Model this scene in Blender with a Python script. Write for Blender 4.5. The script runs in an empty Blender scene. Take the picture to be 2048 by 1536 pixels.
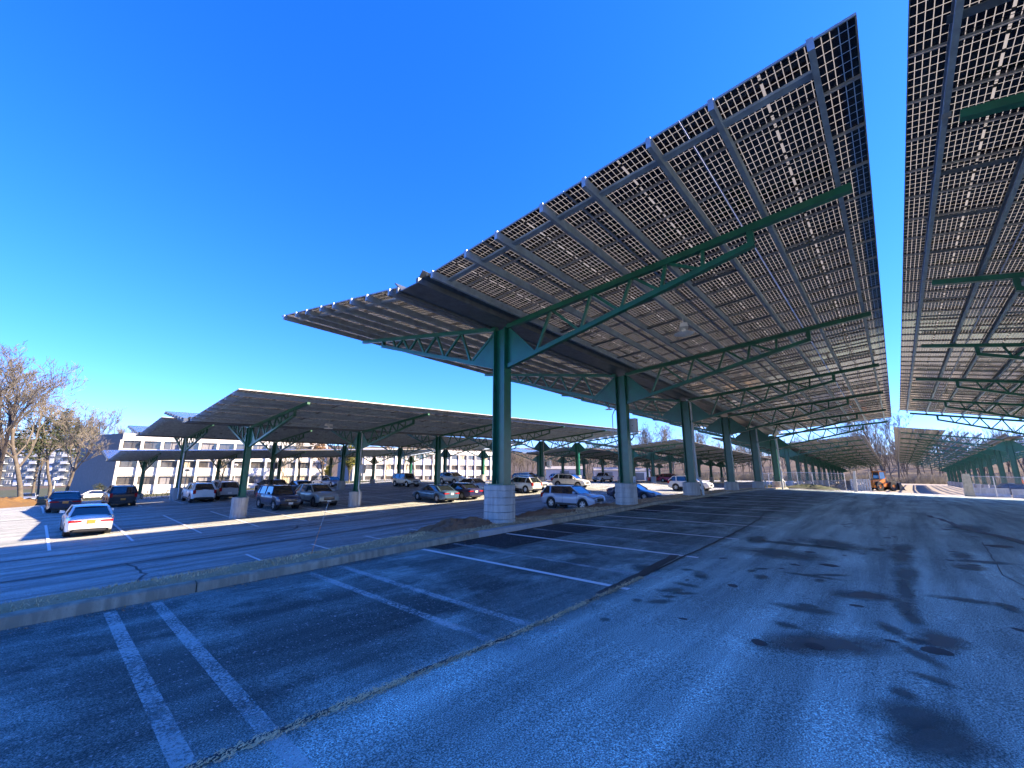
import bpy, bmesh, math, random
from mathutils import Vector, Matrix
R = math.radians
S = bpy.context.scene
COL = S.collection
rnd = random.Random(7)

# ------------------------------------------------------------------ helpers
def tag(o, label=None, cat=None, group=None, kind=None):
    if label: o['label'] = label
    if cat: o['category'] = cat
    if group: o['group'] = group
    if kind: o['kind'] = kind
    return o

def empty(name, loc, rz=0, label=None, cat=None, group=None):
    o = bpy.data.objects.new(name, None); COL.objects.link(o)
    o.location = loc; o.rotation_euler = (0, 0, rz); o.empty_display_size = .3
    return tag(o, label, cat, group)

class MB:
    """collects geometry and links it as one mesh object"""
    def __init__(s): s.v = []; s.f = []; s.m = []; s.uv = {}
    def face(s, pts, m=0, uv=None):
        b = len(s.v); s.v += [tuple(p) for p in pts]; s.f.append(tuple(range(b, b+len(pts)))); s.m.append(m)
        if uv: s.uv[len(s.f)-1] = uv
    def hexa(s, p, m=0):
        b = len(s.v); s.v += [tuple(q) for q in p]
        for q in ((0,3,2,1),(4,5,6,7),(0,1,5,4),(1,2,6,5),(2,3,7,6),(3,0,4,7)):
            s.f.append(tuple(b+i for i in q)); s.m.append(m)
    def box(s, x0, x1, y0, y1, z0, z1, m=0):
        s.hexa([(x0,y0,z0),(x1,y0,z0),(x1,y1,z0),(x0,y1,z0),(x0,y0,z1),(x1,y0,z1),(x1,y1,z1),(x0,y1,z1)], m)
    def bar(s, a, b, w, h=None, m=0, up=(0,0,1)):
        h = h or w; a = Vector(a); b = Vector(b); d = (b-a).normalized(); u = Vector(up)
        if abs(d.dot(u)) > .98: u = Vector((1,0,0))
        r = d.cross(u).normalized(); u = r.cross(d).normalized(); r = r*w/2; u = u*h/2
        s.hexa([a-r-u, a+r-u, a+r+u, a-r+u, b-r-u, b+r-u, b+r+u, b-r+u], m)
    def tube(s, pts, rad, n=8, m=0, cap=True):
        pts = [Vector(p) for p in pts]; rads = rad if isinstance(rad, (list, tuple)) else [rad]*len(pts)
        b = len(s.v); prev = None
        for i, p in enumerate(pts):
            d = (pts[min(i+1, len(pts)-1)]-pts[max(i-1, 0)]).normalized()
            if prev is None:
                u = Vector((0,0,1)) if abs(d.z) < .9 else Vector((1,0,0))
                r = d.cross(u).normalized()
            else:
                r = (prev-d*prev.dot(d)).normalized()
            prev = r; u = d.cross(r)
            for k in range(n):
                a = 2*math.pi*k/n; s.v.append(tuple(p+(r*math.cos(a)+u*math.sin(a))*rads[i]))
        for i in range(len(pts)-1):
            for k in range(n):
                k2 = (k+1) % n
                s.f.append((b+i*n+k, b+i*n+k2, b+(i+1)*n+k2, b+(i+1)*n+k)); s.m.append(m)
        if cap and n > 2:
            s.f.append(tuple(b+k for k in range(n))[::-1]); s.m.append(m)
            s.f.append(tuple(b+(len(pts)-1)*n+k for k in range(n))); s.m.append(m)
    def lathe(s, prof, c=(0,0,0), n=24, m=0, axis='z'):
        b = len(s.v)
        for r, z in prof:
            for k in range(n):
                a = 2*math.pi*k/n
                if axis == 'z': s.v.append((c[0]+r*math.cos(a), c[1]+r*math.sin(a), c[2]+z))
                else: s.v.append((c[0]+r*math.cos(a), c[1]+z, c[2]+r*math.sin(a)))
        for i in range(len(prof)-1):
            for k in range(n):
                k2 = (k+1) % n
                s.f.append((b+i*n+k, b+i*n+k2, b+(i+1)*n+k2, b+(i+1)*n+k)); s.m.append(m)
    def grid(s, nx, ny, fn, m=0):
        b = len(s.v)
        for j in range(ny+1):
            for i in range(nx+1): s.v.append(tuple(fn(i/nx, j/ny)))
        for j in range(ny):
            for i in range(nx):
                q = b+j*(nx+1)+i; s.f.append((q, q+1, q+nx+2, q+nx+1)); s.m.append(m)
    def mesh(s, name, mats, smooth=None):
        me = bpy.data.meshes.new(name); me.from_pydata(s.v, [], s.f)
        for mt in (mats if isinstance(mats, (list, tuple)) else [mats]): me.materials.append(mt)
        me.polygons.foreach_set('material_index', s.m)
        if s.uv:
            ul = me.uv_layers.new(name='UVMap')
            for fi, uv in s.uv.items():
                for li, c in zip(me.polygons[fi].loop_indices, uv): ul.data[li].uv = c
        if smooth is not None:
            me.polygons.foreach_set('use_smooth', [True]*len(me.polygons))
            me.set_sharp_from_angle(angle=R(smooth))
        me.update(); return me
    def build(s, name, mats, parent=None, smooth=None, loc=None):
        o = bpy.data.objects.new(name, s.mesh(name, mats, smooth)); COL.objects.link(o)
        if parent: o.parent = parent
        if loc: o.location = loc
        return o

def fix_normals(o):
    bm = bmesh.new(); bm.from_mesh(o.data); bmesh.ops.recalc_face_normals(bm, faces=bm.faces); bm.to_mesh(o.data); bm.free()

def copy_tree(o, parent=None):
    kids = list(o.children)
    c = o.copy(); COL.objects.link(c); c.parent = parent
    for ch in kids: copy_tree(ch, c)
    return c

# ------------------------------------------------------------------ materials
class NT:
    def __init__(s, name):
        s.mat = bpy.data.materials.new(name); s.mat.use_nodes = True
        s.t = s.mat.node_tree; s.t.nodes.clear(); s.out = s.n('ShaderNodeOutputMaterial')
    def n(s, typ, **kw):
        nd = s.t.nodes.new(typ)
        for k, v in kw.items(): setattr(nd, k, v)
        return nd
    def l(s, a, b): s.t.links.new(a, b)
    def pos(s, obj=False):
        if obj: return s.n('ShaderNodeTexCoord').outputs['Object']
        return s.n('ShaderNodeNewGeometry').outputs['Position']
    def noise(s, scale, detail=4, rough=.55, vec=None, stretch=None, dist=0):
        nd = s.n('ShaderNodeTexNoise'); nd.inputs['Scale'].default_value = scale
        nd.inputs['Detail'].default_value = detail; nd.inputs['Roughness'].default_value = rough
        nd.inputs['Distortion'].default_value = dist
        v = vec or s.pos()
        if stretch:
            mp = s.n('ShaderNodeMapping'); mp.inputs['Scale'].default_value = stretch; s.l(v, mp.inputs['Vector']); v = mp.outputs[0]
        s.l(v, nd.inputs['Vector']); return nd.outputs['Fac']
    def ramp(s, fac, stops, interp='LINEAR'):
        r = s.n('ShaderNodeValToRGB'); r.color_ramp.interpolation = interp; e = r.color_ramp.elements
        while len(e) < len(stops): e.new(.5)
        for q, (p, c) in zip(e, stops):
            q.position = p; q.color = (c, c, c, 1) if isinstance(c, (int, float)) else (*c, 1)
        s.l(fac, r.inputs[0]); return r.outputs[0]
    def mix(s, fac, a, b, mode='MIX'):
        m = s.n('ShaderNodeMix', data_type='RGBA', blend_type=mode)
        for sock, v in ((m.inputs[0], fac), (m.inputs[6], a), (m.inputs[7], b)):
            if isinstance(v, (int, float)): sock.default_value = v
            elif isinstance(v, tuple): sock.default_value = (*v, 1)
            else: s.l(v, sock)
        return m.outputs[2]
    def math(s, op, a, b=0., c=None):
        m = s.n('ShaderNodeMath', operation=op)
        for i, v in enumerate((a, b, c)):
            if v is None: continue
            if isinstance(v, (int, float)): m.inputs[i].default_value = v
            else: s.l(v, m.inputs[i])
        return m.outputs[0]
    def bump(s, h, strength=.3, dist=.01):
        b = s.n('ShaderNodeBump'); b.inputs['Strength'].default_value = strength; b.inputs['Distance'].default_value = dist
        s.l(h, b.inputs['Height']); return b.outputs[0]
    def princ(s, color, rough=.7, metal=0., normal=None, spec=None, coat=None, out=True, **kw):
        p = s.n('ShaderNodeBsdfPrincipled')
        for k, v in (('Base Color', color), ('Roughness', rough), ('Metallic', metal)):
            if isinstance(v, (int, float)): p.inputs[k].default_value = v
            elif isinstance(v, tuple): p.inputs[k].default_value = (*v, 1)
            else: s.l(v, p.inputs[k])
        if spec is not None: p.inputs['Specular IOR Level'].default_value = spec
        if coat is not None: p.inputs['Coat Weight'].default_value = coat; p.inputs['Coat Roughness'].default_value = .04
        if normal: s.l(normal, p.inputs['Normal'])
        if out: s.l(p.outputs[0], s.out.inputs[0])
        return p.outputs[0]

def simple(name, color, rough=.6, metal=0., var=.18, scale=3., spec=None, coat=None, bump=0, obj=True, dirt=None):
    t = NT(name); f = t.noise(scale, 5, .6, t.pos(obj))
    c0 = tuple(x*(1-var) for x in color); c1 = tuple(min(1, x*(1+var)) for x in color)
    c = t.ramp(f, [(.3, c0), (.7, c1)])
    if dirt:
        f2 = t.noise(scale*4, 6, .7, t.pos(obj)); c = t.mix(t.ramp(f2, [(.5, 0.), (.75, .6)]), c, dirt)
    nm = t.bump(t.noise(scale*14, 4, .6, t.pos(obj)), bump, .01) if bump else None
    t.princ(c, rough, metal, nm, spec, coat); return t.mat

M = {}
M['green'] = simple('green_paint', (.003, .10, .055), .32, 0, .25, 2.5, spec=.6, dirt=(.012, .07, .05))
M['galv'] = simple('galvanised_steel', (.28, .34, .40), .5, .5, .2, 5)
M['galv_dark'] = simple('galvanised_channel', (.12, .14, .16), .5, .6, .25, 4)
M['alu'] = simple('aluminium', (.34, .34, .335), .45, .6, .1, 5)
M['pvc'] = simple('grey_pipe', (.52, .53, .52), .4, 0, .1, 3)
M['white_fix'] = simple('white_fixture', (.7, .68, .64), .4, 0, .1, 4)
M['box_grey'] = simple('box_grey', (.45, .43, .41), .5, 0, .1, 4)
M['black'] = simple('black_plastic', (.018, .018, .02), .5, 0, .2, 4)
M['rubber'] = simple('rubber', (.016, .016, .017), .8, 0, .25, 8)
M['rim'] = simple('alloy', (.55, .55, .57), .3, .8, .08, 6)
M['rim_dark'] = simple('dark_alloy', (.12, .12, .13), .35, .7, .08, 6)
M['chrome'] = simple('chrome', (.65, .65, .66), .18, .9, .05, 6)
M['tail'] = simple('red_lens', (.35, .004, .006), .45, 0, .2, 9, spec=.2)
M['lamp'] = simple('clear_lens', (.72, .74, .76), .12, .1, .1, 9, coat=.8)
M['plate_y'] = simple('plate_yellow', (.6, .22, .03), .5, 0, .1, 9)
M['plate_w'] = simple('plate_pale', (.65, .66, .62), .5, 0, .1, 9)
M['orange'] = simple('orange_paint', (.78, .21, .01), .45, 0, .15, 4, dirt=(.3, .15, .05))
M['yellow'] = simple('yellow_paint', (.75, .36, .02), .45, 0, .15, 4)
M['wood_pale'] = simple('pale_timber', (.5, .42, .28), .8, 0, .2, 6)
M['iron'] = simple('dark_iron', (.06, .06, .065), .5, .3, .2, 5)

def glass_mat(name, tint, rough=.05):
    t = NT(name); c = t.ramp(t.noise(1.3, 2, .5, t.pos(True)), [(.3, tuple(x*.6 for x in tint)), (.7, tint)])
    t.princ(c, rough, 0, None, 1., 1.); return t.mat
M['carglass'] = glass_mat('car_glass', (.016, .022, .028))
M['bglass'] = glass_mat('window_glass', (.10, .09, .078), .12)

def paint(name, col, metal=.35):
    t = NT(name)
    c = t.ramp(t.noise(2., 3, .5, t.pos(True)), [(.2, tuple(x*.9 for x in col)), (.8, col)])
    d = t.ramp(t.noise(26., 5, .7, t.pos(True)), [(.55, 0.), (.8, .25)])
    c = t.mix(d, c, tuple(x*.6+.03 for x in col))
    t.princ(c, .36, metal, None, .5, .8); return t.mat

def concrete(name, col, streak=.35):
    t = NT(name); p = t.pos()
    c = t.ramp(t.noise(3, 6, .65, p), [(.3, tuple(x*.78 for x in col)), (.72, col)])
    v = t.ramp(t.noise(2.2, 5, .6, p, (3, 3, .35)), [(.42, streak), (.62, 0.)])
    c = t.mix(v, c, tuple(x*.45 for x in col))
    sp = t.ramp(t.noise(60, 3, .6, p), [(.55, 0.), (.68, .5)])
    c = t.mix(sp, c, tuple(x*.5 for x in col))
    t.princ(c, .88, 0, t.bump(t.noise(45, 5, .7, p), .5, .01)); return t.mat
M['conc'] = concrete('pedestal_concrete', (.56, .55, .53), .6)
M['kerb'] = concrete('kerb_concrete', (.40, .36, .27), .8)
M['kerb_new'] = concrete('new_kerb_concrete', (.42, .42, .41), .2)
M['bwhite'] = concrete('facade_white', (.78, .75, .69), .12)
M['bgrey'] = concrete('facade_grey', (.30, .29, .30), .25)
M['agrey'] = simple('siding_grey', (.17, .19, .19), .8, 0, .15, .5, obj=False)
M['awhite'] = simple('balcony_white', (.7, .7, .68), .7, 0, .1, 1, obj=False)
M['shed'] = simple('shed_metal', (.5, .5, .5), .5, .2, .15, 1, obj=False)
M['roofgrey'] = simple('flat_roof', (.25, .24, .23), .9, 0, .2, 1, obj=False)

# solar panel glass: half-cut cells with clear gaps, u across the module (6 cells), v along it (24 half cells)
def panel_mat():
    t = NT('solar_cells'); uv = t.n('ShaderNodeUVMap').outputs[0]
    sx = t.n('ShaderNodeSeparateXYZ'); t.l(uv, sx.inputs[0]); u, v = sx.outputs[0], sx.outputs[1]
    def line(co, n, w):
        f = t.math('FRACT', t.math('ADD', t.math('MULTIPLY', co, n), .5))
        return t.math('LESS_THAN', t.math('ABSOLUTE', t.math('SUBTRACT', f, .5)), w)
    g = t.math('MAXIMUM', line(u, 6., .034), line(v, 24., .06))
    mid = t.math('LESS_THAN', t.math('ABSOLUTE', t.math('SUBTRACT', v, .5)), .009)
    g = t.math('MAXIMUM', g, mid)
    wave = t.n('ShaderNodeTexNoise'); wave.inputs['Scale'].default_value = 60; t.l(uv, wave.inputs['Vector'])
    cell = t.mix(wave.outputs['Fac'], (.004, .004, .008), (.010, .008, .018))
    pc = t.princ(cell, .12, 0, None, .5, None, out=False)
    tr = t.n('ShaderNodeBsdfTranslucent'); tr.inputs[0].default_value = (.27, .26, .225, 1)
    df = t.n('ShaderNodeBsdfDiffuse'); df.inputs[0].default_value = (.42, .40, .34, 1)
    m1 = t.n('ShaderNodeMixShader'); m1.inputs[0].default_value = .45; t.l(tr.outputs[0], m1.inputs[1]); t.l(df.outputs[0], m1.inputs[2])
    m2 = t.n('ShaderNodeMixShader'); t.l(g, m2.inputs[0]); t.l(pc, m2.inputs[1]); t.l(m1.outputs[0], m2.inputs[2])
    t.l(m2.outputs[0], t.out.inputs[0]); return t.mat
M['cells'] = panel_mat()

def asphalt(name, a, b, near=False, warm=None):
    t = NT(name); p = t.pos()
    fine = t.noise(95, 4, .75, p); agg = t.n('ShaderNodeTexVoronoi'); agg.inputs['Scale'].default_value = 70; t.l(p, agg.inputs['Vector'])
    big = t.noise(.55, 6, .62, p, dist=.4); streak = t.noise(1.1, 6, .6, p, (.16, 1.9, 1))
    c = t.mix(t.ramp(big, [(.32, 0.), (.68, 1.)]), a, b)
    c = t.mix(t.ramp(streak, [(.38, .75), (.6, 0.)]), c, tuple(x*.45 for x in a))
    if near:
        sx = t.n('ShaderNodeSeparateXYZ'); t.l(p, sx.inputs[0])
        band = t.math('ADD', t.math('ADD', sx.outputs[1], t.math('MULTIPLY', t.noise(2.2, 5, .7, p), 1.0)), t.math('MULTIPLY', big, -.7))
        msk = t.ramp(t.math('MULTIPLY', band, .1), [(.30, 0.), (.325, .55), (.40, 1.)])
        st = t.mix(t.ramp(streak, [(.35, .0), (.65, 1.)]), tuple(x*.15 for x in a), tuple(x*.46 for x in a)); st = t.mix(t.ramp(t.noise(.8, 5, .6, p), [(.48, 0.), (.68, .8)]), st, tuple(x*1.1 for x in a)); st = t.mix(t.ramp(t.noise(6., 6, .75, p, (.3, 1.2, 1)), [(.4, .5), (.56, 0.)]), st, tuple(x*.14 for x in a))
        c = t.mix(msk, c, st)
    lt = t.ramp(fine, [(.37, .22), (.5, .9), (.62, 2.5)])
    c = t.mix(1., c, lt, 'MULTIPLY')
    wht = t.ramp(agg.outputs['Color'], [(.84, 0.), (.92, .55)])
    c = t.mix(wht, c, (.55, .56, .55))
    t.princ(c, .86, 0, t.bump(fine, .55, .008), .35); return t.mat
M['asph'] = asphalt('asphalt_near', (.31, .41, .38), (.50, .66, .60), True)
M['asph2'] = asphalt('asphalt_lower', (.27, .285, .27), (.39, .40, .37))
M['asph_new'] = asphalt('asphalt_patch', (.018, .019, .022), (.026, .027, .03))
M['tar'] = simple('tar_seal', (.012, .013, .015), .55, 0, .3, 6, obj=False)
def marking(name, col, wear, top=1.):
    t = NT(name); p = t.pos(); f = t.noise(38, 6, .75, p); g = t.noise(1.6, 4, .6, p)
    k = t.math('ADD', f, t.math('MULTIPLY', g, .5))
    fac = t.ramp(k, [(wear-.06, 0.), (wear+.1, top)])
    tr = t.n('ShaderNodeBsdfTransparent'); d = t.princ(col, .7, 0, out=False)
    m = t.n('ShaderNodeMixShader'); t.l(fac, m.inputs[0]); t.l(tr.outputs[0], m.inputs[1]); t.l(d, m.inputs[2]); t.l(m.outputs[0], t.out.inputs[0]); return t.mat
M['mark'] = marking('white_marking', (.78, .78, .76), .42)
M['mark_old'] = marking('worn_marking', (.7, .76, .74), .70, .5)
M['mark_far'] = marking('lower_lot_marking', (.72, .72, .7), .35)
def stainmat(name, col, amt, lo=.35, hi=1.):
    t = NT(name); uv = t.n('ShaderNodeUVMap').outputs[0]
    ln = t.n('ShaderNodeVectorMath', operation='LENGTH'); t.l(uv, ln.inputs[0])
    k = t.math('ADD', ln.outputs['Value'], t.math('MULTIPLY', t.math('SUBTRACT', t.noise(5, 5, .65), .5), .9))
    fac = t.ramp(k, [(lo, amt), (hi, 0.)])
    tr = t.n('ShaderNodeBsdfTransparent'); d = t.princ(col, .55, 0, t.bump(t.noise(95, 4, .7), .4, .008), out=False)
    m = t.n('ShaderNodeMixShader'); t.l(fac, m.inputs[0]); t.l(tr.outputs[0], m.inputs[1]); t.l(d, m.inputs[2]); t.l(m.outputs[0], t.out.inputs[0]); return t.mat
M['stain'] = stainmat('oil_stain', (.08, .115, .11), .66, .35, .95)
M['drip'] = stainmat('oil_drip', (.045, .05, .055), .8, .72, .84)
M['stain_tan'] = stainmat('dusty_stain', (.12, .115, .10), .7)

def soil(name, stops, sc=1.2, bumps=.6):
    t = NT(name); p = t.pos(); f = t.noise(sc, 8, .72, p)
    c = t.ramp(f, stops); c = t.mix(t.ramp(t.noise(sc*22, 4, .7, p), [(.4, .5), (.6, 0.)]), c, tuple(x*.45 for x in stops[0][1]))
    t.princ(c, .95, 0, t.bump(t.noise(sc*16, 6, .75, p), bumps, .03)); return t.mat
M['earth'] = soil('winter_ground', [(.3, (.14, .10, .06)), (.5, (.20, .15, .085)), (.7, (.16, .15, .06))])
M['lawn'] = soil('winter_lawn', [(.3, (.03, .045, .012)), (.5, (.055, .065, .02)), (.7, (.09, .07, .03))])
M['bankg'] = soil('bank_grass', [(.3, (.30, .19, .09)), (.5, (.52, .35, .18)), (.7, (.33, .24, .11))], 3)
M['mulch'] = soil('loose_soil', [(.3, (.14, .07, .04)), (.5, (.38, .22, .13)), (.7, (.22, .16, .09))], 7, 1.)
M['leaf_orange'] = soil('leaf_litter', [(.3, (.13, .065, .02)), (.5, (.2, .11, .035)), (.7, (.13, .085, .035))], 2)
M['yard'] = soil('yard_ground', [(.3, (.26, .23, .2)), (.5, (.33, .29, .25)), (.7, (.28, .25, .22))], .6, .3)
M['hillm'] = soil('wooded_hill', [(.3, (.05, .035, .022)), (.5, (.095, .068, .045)), (.7, (.065, .055, .035))], .12, 1.)
M['dry'] = simple('dry_grass', (.68, .48, .27), .9, 0, .35, 3, obj=False)
M['leafbits'] = simple('dead_leaf_bits', (.38, .22, .10), .9, 0, .5, 9, obj=False)
M['bark'] = simple('bark_grey', (.12, .10, .078), .9, 0, .35, 2, obj=False)
M['bark_d'] = simple('bark_dark', (.05, .04, .033), .9, 0, .35, 2, obj=False)
M['bark_y'] = simple('bark_pale', (.24, .19, .12), .9, 0, .3, 2, obj=False)
M['twig'] = simple('twigs_tan', (.18, .155, .115), .9, 0, .3, 1, obj=False)
M['twig_p'] = simple('twigs_mauve', (.14, .125, .10), .9, 0, .3, 1, obj=False)
M['pine'] = simple('pine_needles', (.065, .085, .035), .85, 0, .5, 1.5, obj=False)
M['needle_y'] = simple('yellow_green_leaves', (.17, .17, .03), .85, 0, .5, 1.5, obj=False)
M['brownleaf'] = simple('dead_leaves', (.30, .17, .08), .85, 0, .4, 1.5, obj=False)
M['wire'] = simple('fence_wire', (.5, .5, .5), .5, .4, .1, 3)

# ------------------------------------------------------------------ ground heights (camera at the origin)
def lerp(x, pts):
    if x <= pts[0][0]: return pts[0][1]
    for (a, b), (c, d) in zip(pts, pts[1:]):
        if x <= c: return b+(d-b)*(x-a)/(c-a)
    return pts[-1][1]
def sst(t): t = max(0., min(1., t)); return t*t*(3-2*t)
def yc(X): return lerp(X, [(-20, 6.2), (0, 7.2), (6, 7.75), (20, 8.45), (60, 8.6)])
def near(X, Y):
    z = lerp(X, [(-30, -1.9), (0, -1.6), (20, -1.4), (32, -1.42), (46, -1.58), (60, -1.9), (75, -2.25), (100, -2.6), (170, -2.9)])
    return z+.03*(max(-14, min(9, Y))-1.4)*sst((X-14)/28)*(1-.6*sst((X-60)/40))
def left(X, Y):
    b = lerp(Y, [(14, -3.35), (21, -3.27), (28, -3.0), (33, -2.85), (38, -2.72), (52, -2.45), (60, -2.55), (73, -3.25), (90, -3.8), (130, -4.5), (200, -5)])
    z = b+(.034+.012*sst((Y-50)/20))*(X-9.8)
    cap = lerp(X, [(40, -1.3), (52, -1.75), (75, -2.1), (170, -2.8)]) if Y < 22 else lerp(X, [(40, -1.3), (70, -1.5), (170, -2.4)])
    t = sst((Y-22)/8); cap = lerp(X, [(40, -1.3), (52, -1.75), (75, -2.1), (170, -2.8)])*(1-t)+lerp(X, [(40, -1.3), (70, -1.5), (170, -2.4)])*t
    return min(z, cap)
def gz(X, Y):
    c = yc(X); a = near(X, Y); b = left(X, Y)
    w = 6.2-3.5*sst((X-40)/30)
    return a+(b-a)*sst((Y-(c+lerp(X, [(0, .5), (5, .65), (8, 1.3)])))/w)

GAM = .94; SAT, HUE, SKY, SUNE, EXPO = 1.26, .5, .071, 2.0, 3.22; TINT = (.41, .475, .80, 1)
# ------------------------------------------------------------------ ground sheets
def sheet(name, xs, ys, mat, dz, kind='structure', clip=None, **kw):
    b = MB(); nx, ny = len(xs), len(ys)
    for y in ys:
        for x in xs:
            yy = y(x) if callable(y) else y
            b.v.append((x, yy, gz(x, yy)+dz))
    for j in range(ny-1):
        for i in range(nx-1):
            q = j*nx+i; b.f.append((q, q+1, q+nx+1, q+nx)); b.m.append(0)
    o = b.build(name, mat, smooth=60); o['kind'] = kind
    for k, v in kw.items(): o[k] = v
    return o
def frange(a, b, st):
    n = max(1, round((b-a)/st)); return [a+(b-a)*i/n for i in range(n+1)]
far_x = [-900, -500, -250, -120, -60]+frange(-40, 200, 5)+[260, 400, 700, 1200]
far_y = [-1200, -700, -300, -120, -60]+frange(-40, 140, 4)+[160, 200, 260, 340, 500, 800, 1300]
sheet('ground', far_x, far_y, M['earth'], -.12)
NX = frange(-22, 53, .75)
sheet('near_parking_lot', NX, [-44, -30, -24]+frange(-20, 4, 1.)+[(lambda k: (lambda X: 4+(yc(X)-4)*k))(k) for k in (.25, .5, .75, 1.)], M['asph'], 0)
sheet('cross_road', frange(53, 66, 1), [-44, -30]+frange(-22, 130, 3), M['asph2'], 0.)
sheet('construction_yard', frange(66, 190, 4), [-60, -44, -30]+frange(-22, 24, 2), M['yard'], 0.)
LX = frange(-40, 53, 1.5)
sheet('lower_parking_lot', LX, [15.2]+frange(16, 66, 1.5), M['asph2'], 0)
sheet('access_road', LX, frange(78, 92, 2), M['asph2'], 0)
sheet('far_parking_lot', frange(66, 175, 4), frange(24, 60, 3), M['asph2'], 0)
sheet('lawn', frange(-120, 60, 5), frange(92, 260, 6), M['lawn'], 0.03)
sheet('verge', LX, frange(66, 78, 2), M['lawn'], 0.02)
# bank between the two lots
def bank(f):
    return lambda X: yc(X)+.17+f
bx = frange(-40, 53, .35)
b = MB(); fs = [0, .25, .5, .8, 1.2, 1.7, 2.3, 3., 4., 5., 6.5, 8.2]
r2 = random.Random(3)
for f in fs:
    for x in bx:
        y = yc(x)+.17+f; y = min(y, 15.4)
        z = gz(x, y)+.105*(1-sst((f-1)/5))
        z += (r2.random()-.5)*.05*(f > 0)
        if f > .1: z -= .10*sst((x-14)/6)*0
        b.v.append((x, y, z if f < 8 else gz(x, y)-.02))
nx = len(bx)
for j in range(len(fs)-1):
    for i in range(nx-1):
        q = j*nx+i; b.f.append((q, q+1, q+nx+1, q+nx)); b.m.append(0)
tag(b.build('grass_bank', M['bankg'], smooth=50), 'dry winter grass bank sloping behind the kerb', 'grass', kind='stuff')
# turf blades along the crest
b = MB()
for i in range(9000):
    x = r2.uniform(-6, 16)if i % 3 else r2.uniform(-3, 45); f = r2.uniform(.02, 1.3)
    y = yc(x)+.17+f; z = gz(x, y)+.095
    h = r2.uniform(.02, .06); a = r2.uniform(0, 6.28); w = .006+.0006*x
    dx, dy = math.cos(a)*w, math.sin(a)*w; lx, ly = r2.uniform(-.04, .04), r2.uniform(-.04, .04)
    b.face([(x-dx, y-dy, z), (x+dx, y+dy, z), (x+lx, y+ly, z+h)])
tag(b.build('dry_grass', M['dry']), 'short dry grass blades along the kerb edge', 'grass', kind='stuff')
# kerb in cast lengths
rk = random.Random(2)
def kerb_piece(x0, x1, mat, label):
    b = MB(); n = max(2, round((x1-x0)/.12))
    prof = [(-.02, -.12), (-.004, .09), (.008, .114), (.035, .128), (.15, .134), (.17, .122), (.17, -.2)]
    for i in range(n+1):
        x = x0+(x1-x0)*i/n; w = .004*math.sin(x*3.1)
        for dy, dz in prof: b.v.append((x, yc(x)+dy+w+(rk.random()-.5)*.012*(0 <= dz), near(x, yc(x))+dz+.006*math.sin(x*1.7)+(rk.random()-.5)*.008*(0 <= dz)))
    k = len(prof)
    for i in range(n):
        for j in range(k-1):
            q = i*k+j; b.f.append((q, q+k, q+k+1, q+1)); b.m.append(0)
    b.f.append(tuple(range(k))); b.m.append(0); b.f.append(tuple(n*k+j for j in range(k))[::-1]); b.m.append(0)
    o = b.build('kerb', mat, smooth=35); tag(o, kind='structure', group='kerb stones between the two lots')
    return o
edges = [-22, -14, -9, -6, -3, -.4, 1.75, 4.7, 7.55, 10.8, 13.9, 17, 20, 23, 26, 29, 33, 37, 41, 45, 49, 53]
for a, c in zip(edges, edges[1:]):
    kerb_piece(a+.008, c-.008, M['kerb_new'] if abs(a-7.55) < .1 else M['kerb'], '')
# end island kerb round the last pedestal
# loose soil heaps round the first pedestals
def heap(cx, cy, rx, ry, h, mat, name, label, seed, cat='soil heap', n=64):
    rr = random.Random(seed); b = MB()
    ph = [rr.uniform(0, 6.28) for _ in range(6)]
    def fn(u, v):
        a = u*2*math.pi; r = v
        k = 1+.18*math.sin(3*a+ph[0])+.12*math.sin(5*a+ph[1])+.06*math.sin(9*a+ph[2])
        x = cx+math.cos(a)*rx*r*k; y = cy+math.sin(a)*ry*r*k
        base = gz(x, y)+.1*(1-sst((y-yc(x)-1)/5)) if y < 16 else gz(x, y)
        z = base-.03+h*(1-r**1.6)*(1+.18*math.sin(x*7+ph[3])*math.sin(y*6+ph[4])+.12*math.sin(x*19+ph[5])*math.sin(y*17+ph[1]))+(rr.random()-.5)*.3*h*(r < .97)
        return (x, y, z)
    b.grid(n, 18, fn)
    o = b.build(name, mat, smooth=40); tag(o, label, cat); return o
heap(8.0, 9.15, 1.55, .62, .24, M['mulch'], 'soil_heap', 'low mound of dark loose soil left of the nearest concrete pedestal', 4)
heap(12.3, 9.5, 2.0, .6, .17, M['mulch'], 'soil_heap', 'reddish soil mound between the nearest pedestal and the second one', 5)
heap(16.3, 9.6, 1.2, .55, .12, M['mulch'], 'soil_heap', 'thin dark soil spread just before the second pedestal', 6)

# ------------------------------------------------------------------ painted lines
def stripe(name, pts, w, mat, dz, label, group, cat='marking', step=.5):
    b = MB(); P = []
    for (a, c) in zip(pts, pts[1:]):
        n = max(1, round(math.dist(a, c)/step))
        for i in range(n): P.append((a[0]+(c[0]-a[0])*i/n, a[1]+(c[1]-a[1])*i/n))
    P.append(pts[-1])
    for i, p in enumerate(P):
        q = P[min(i+1, len(P)-1)]; o = P[max(i-1, 0)]; dx, dy = q[0]-o[0], q[1]-o[1]; L = math.hypot(dx, dy) or 1
        ww = w(i/(len(P)-1)) if callable(w) else w
        nx_, ny_ = -dy/L*ww/2, dx/L*ww/2
        for s_ in (-1, 1): x, y = p[0]+nx_*s_, p[1]+ny_*s_; b.v.append((x, y, gz(x, y)+dz))
    for i in range(len(P)-1): b.f.append((2*i, 2*i+1, 2*i+3, 2*i+2)); b.m.append(0)
    o = b.build(name, mat); o['kind'] = 'structure'; o['group'] = group
    return o
new_x = [5.68+2.76*k for k in range(0, 15)]
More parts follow.
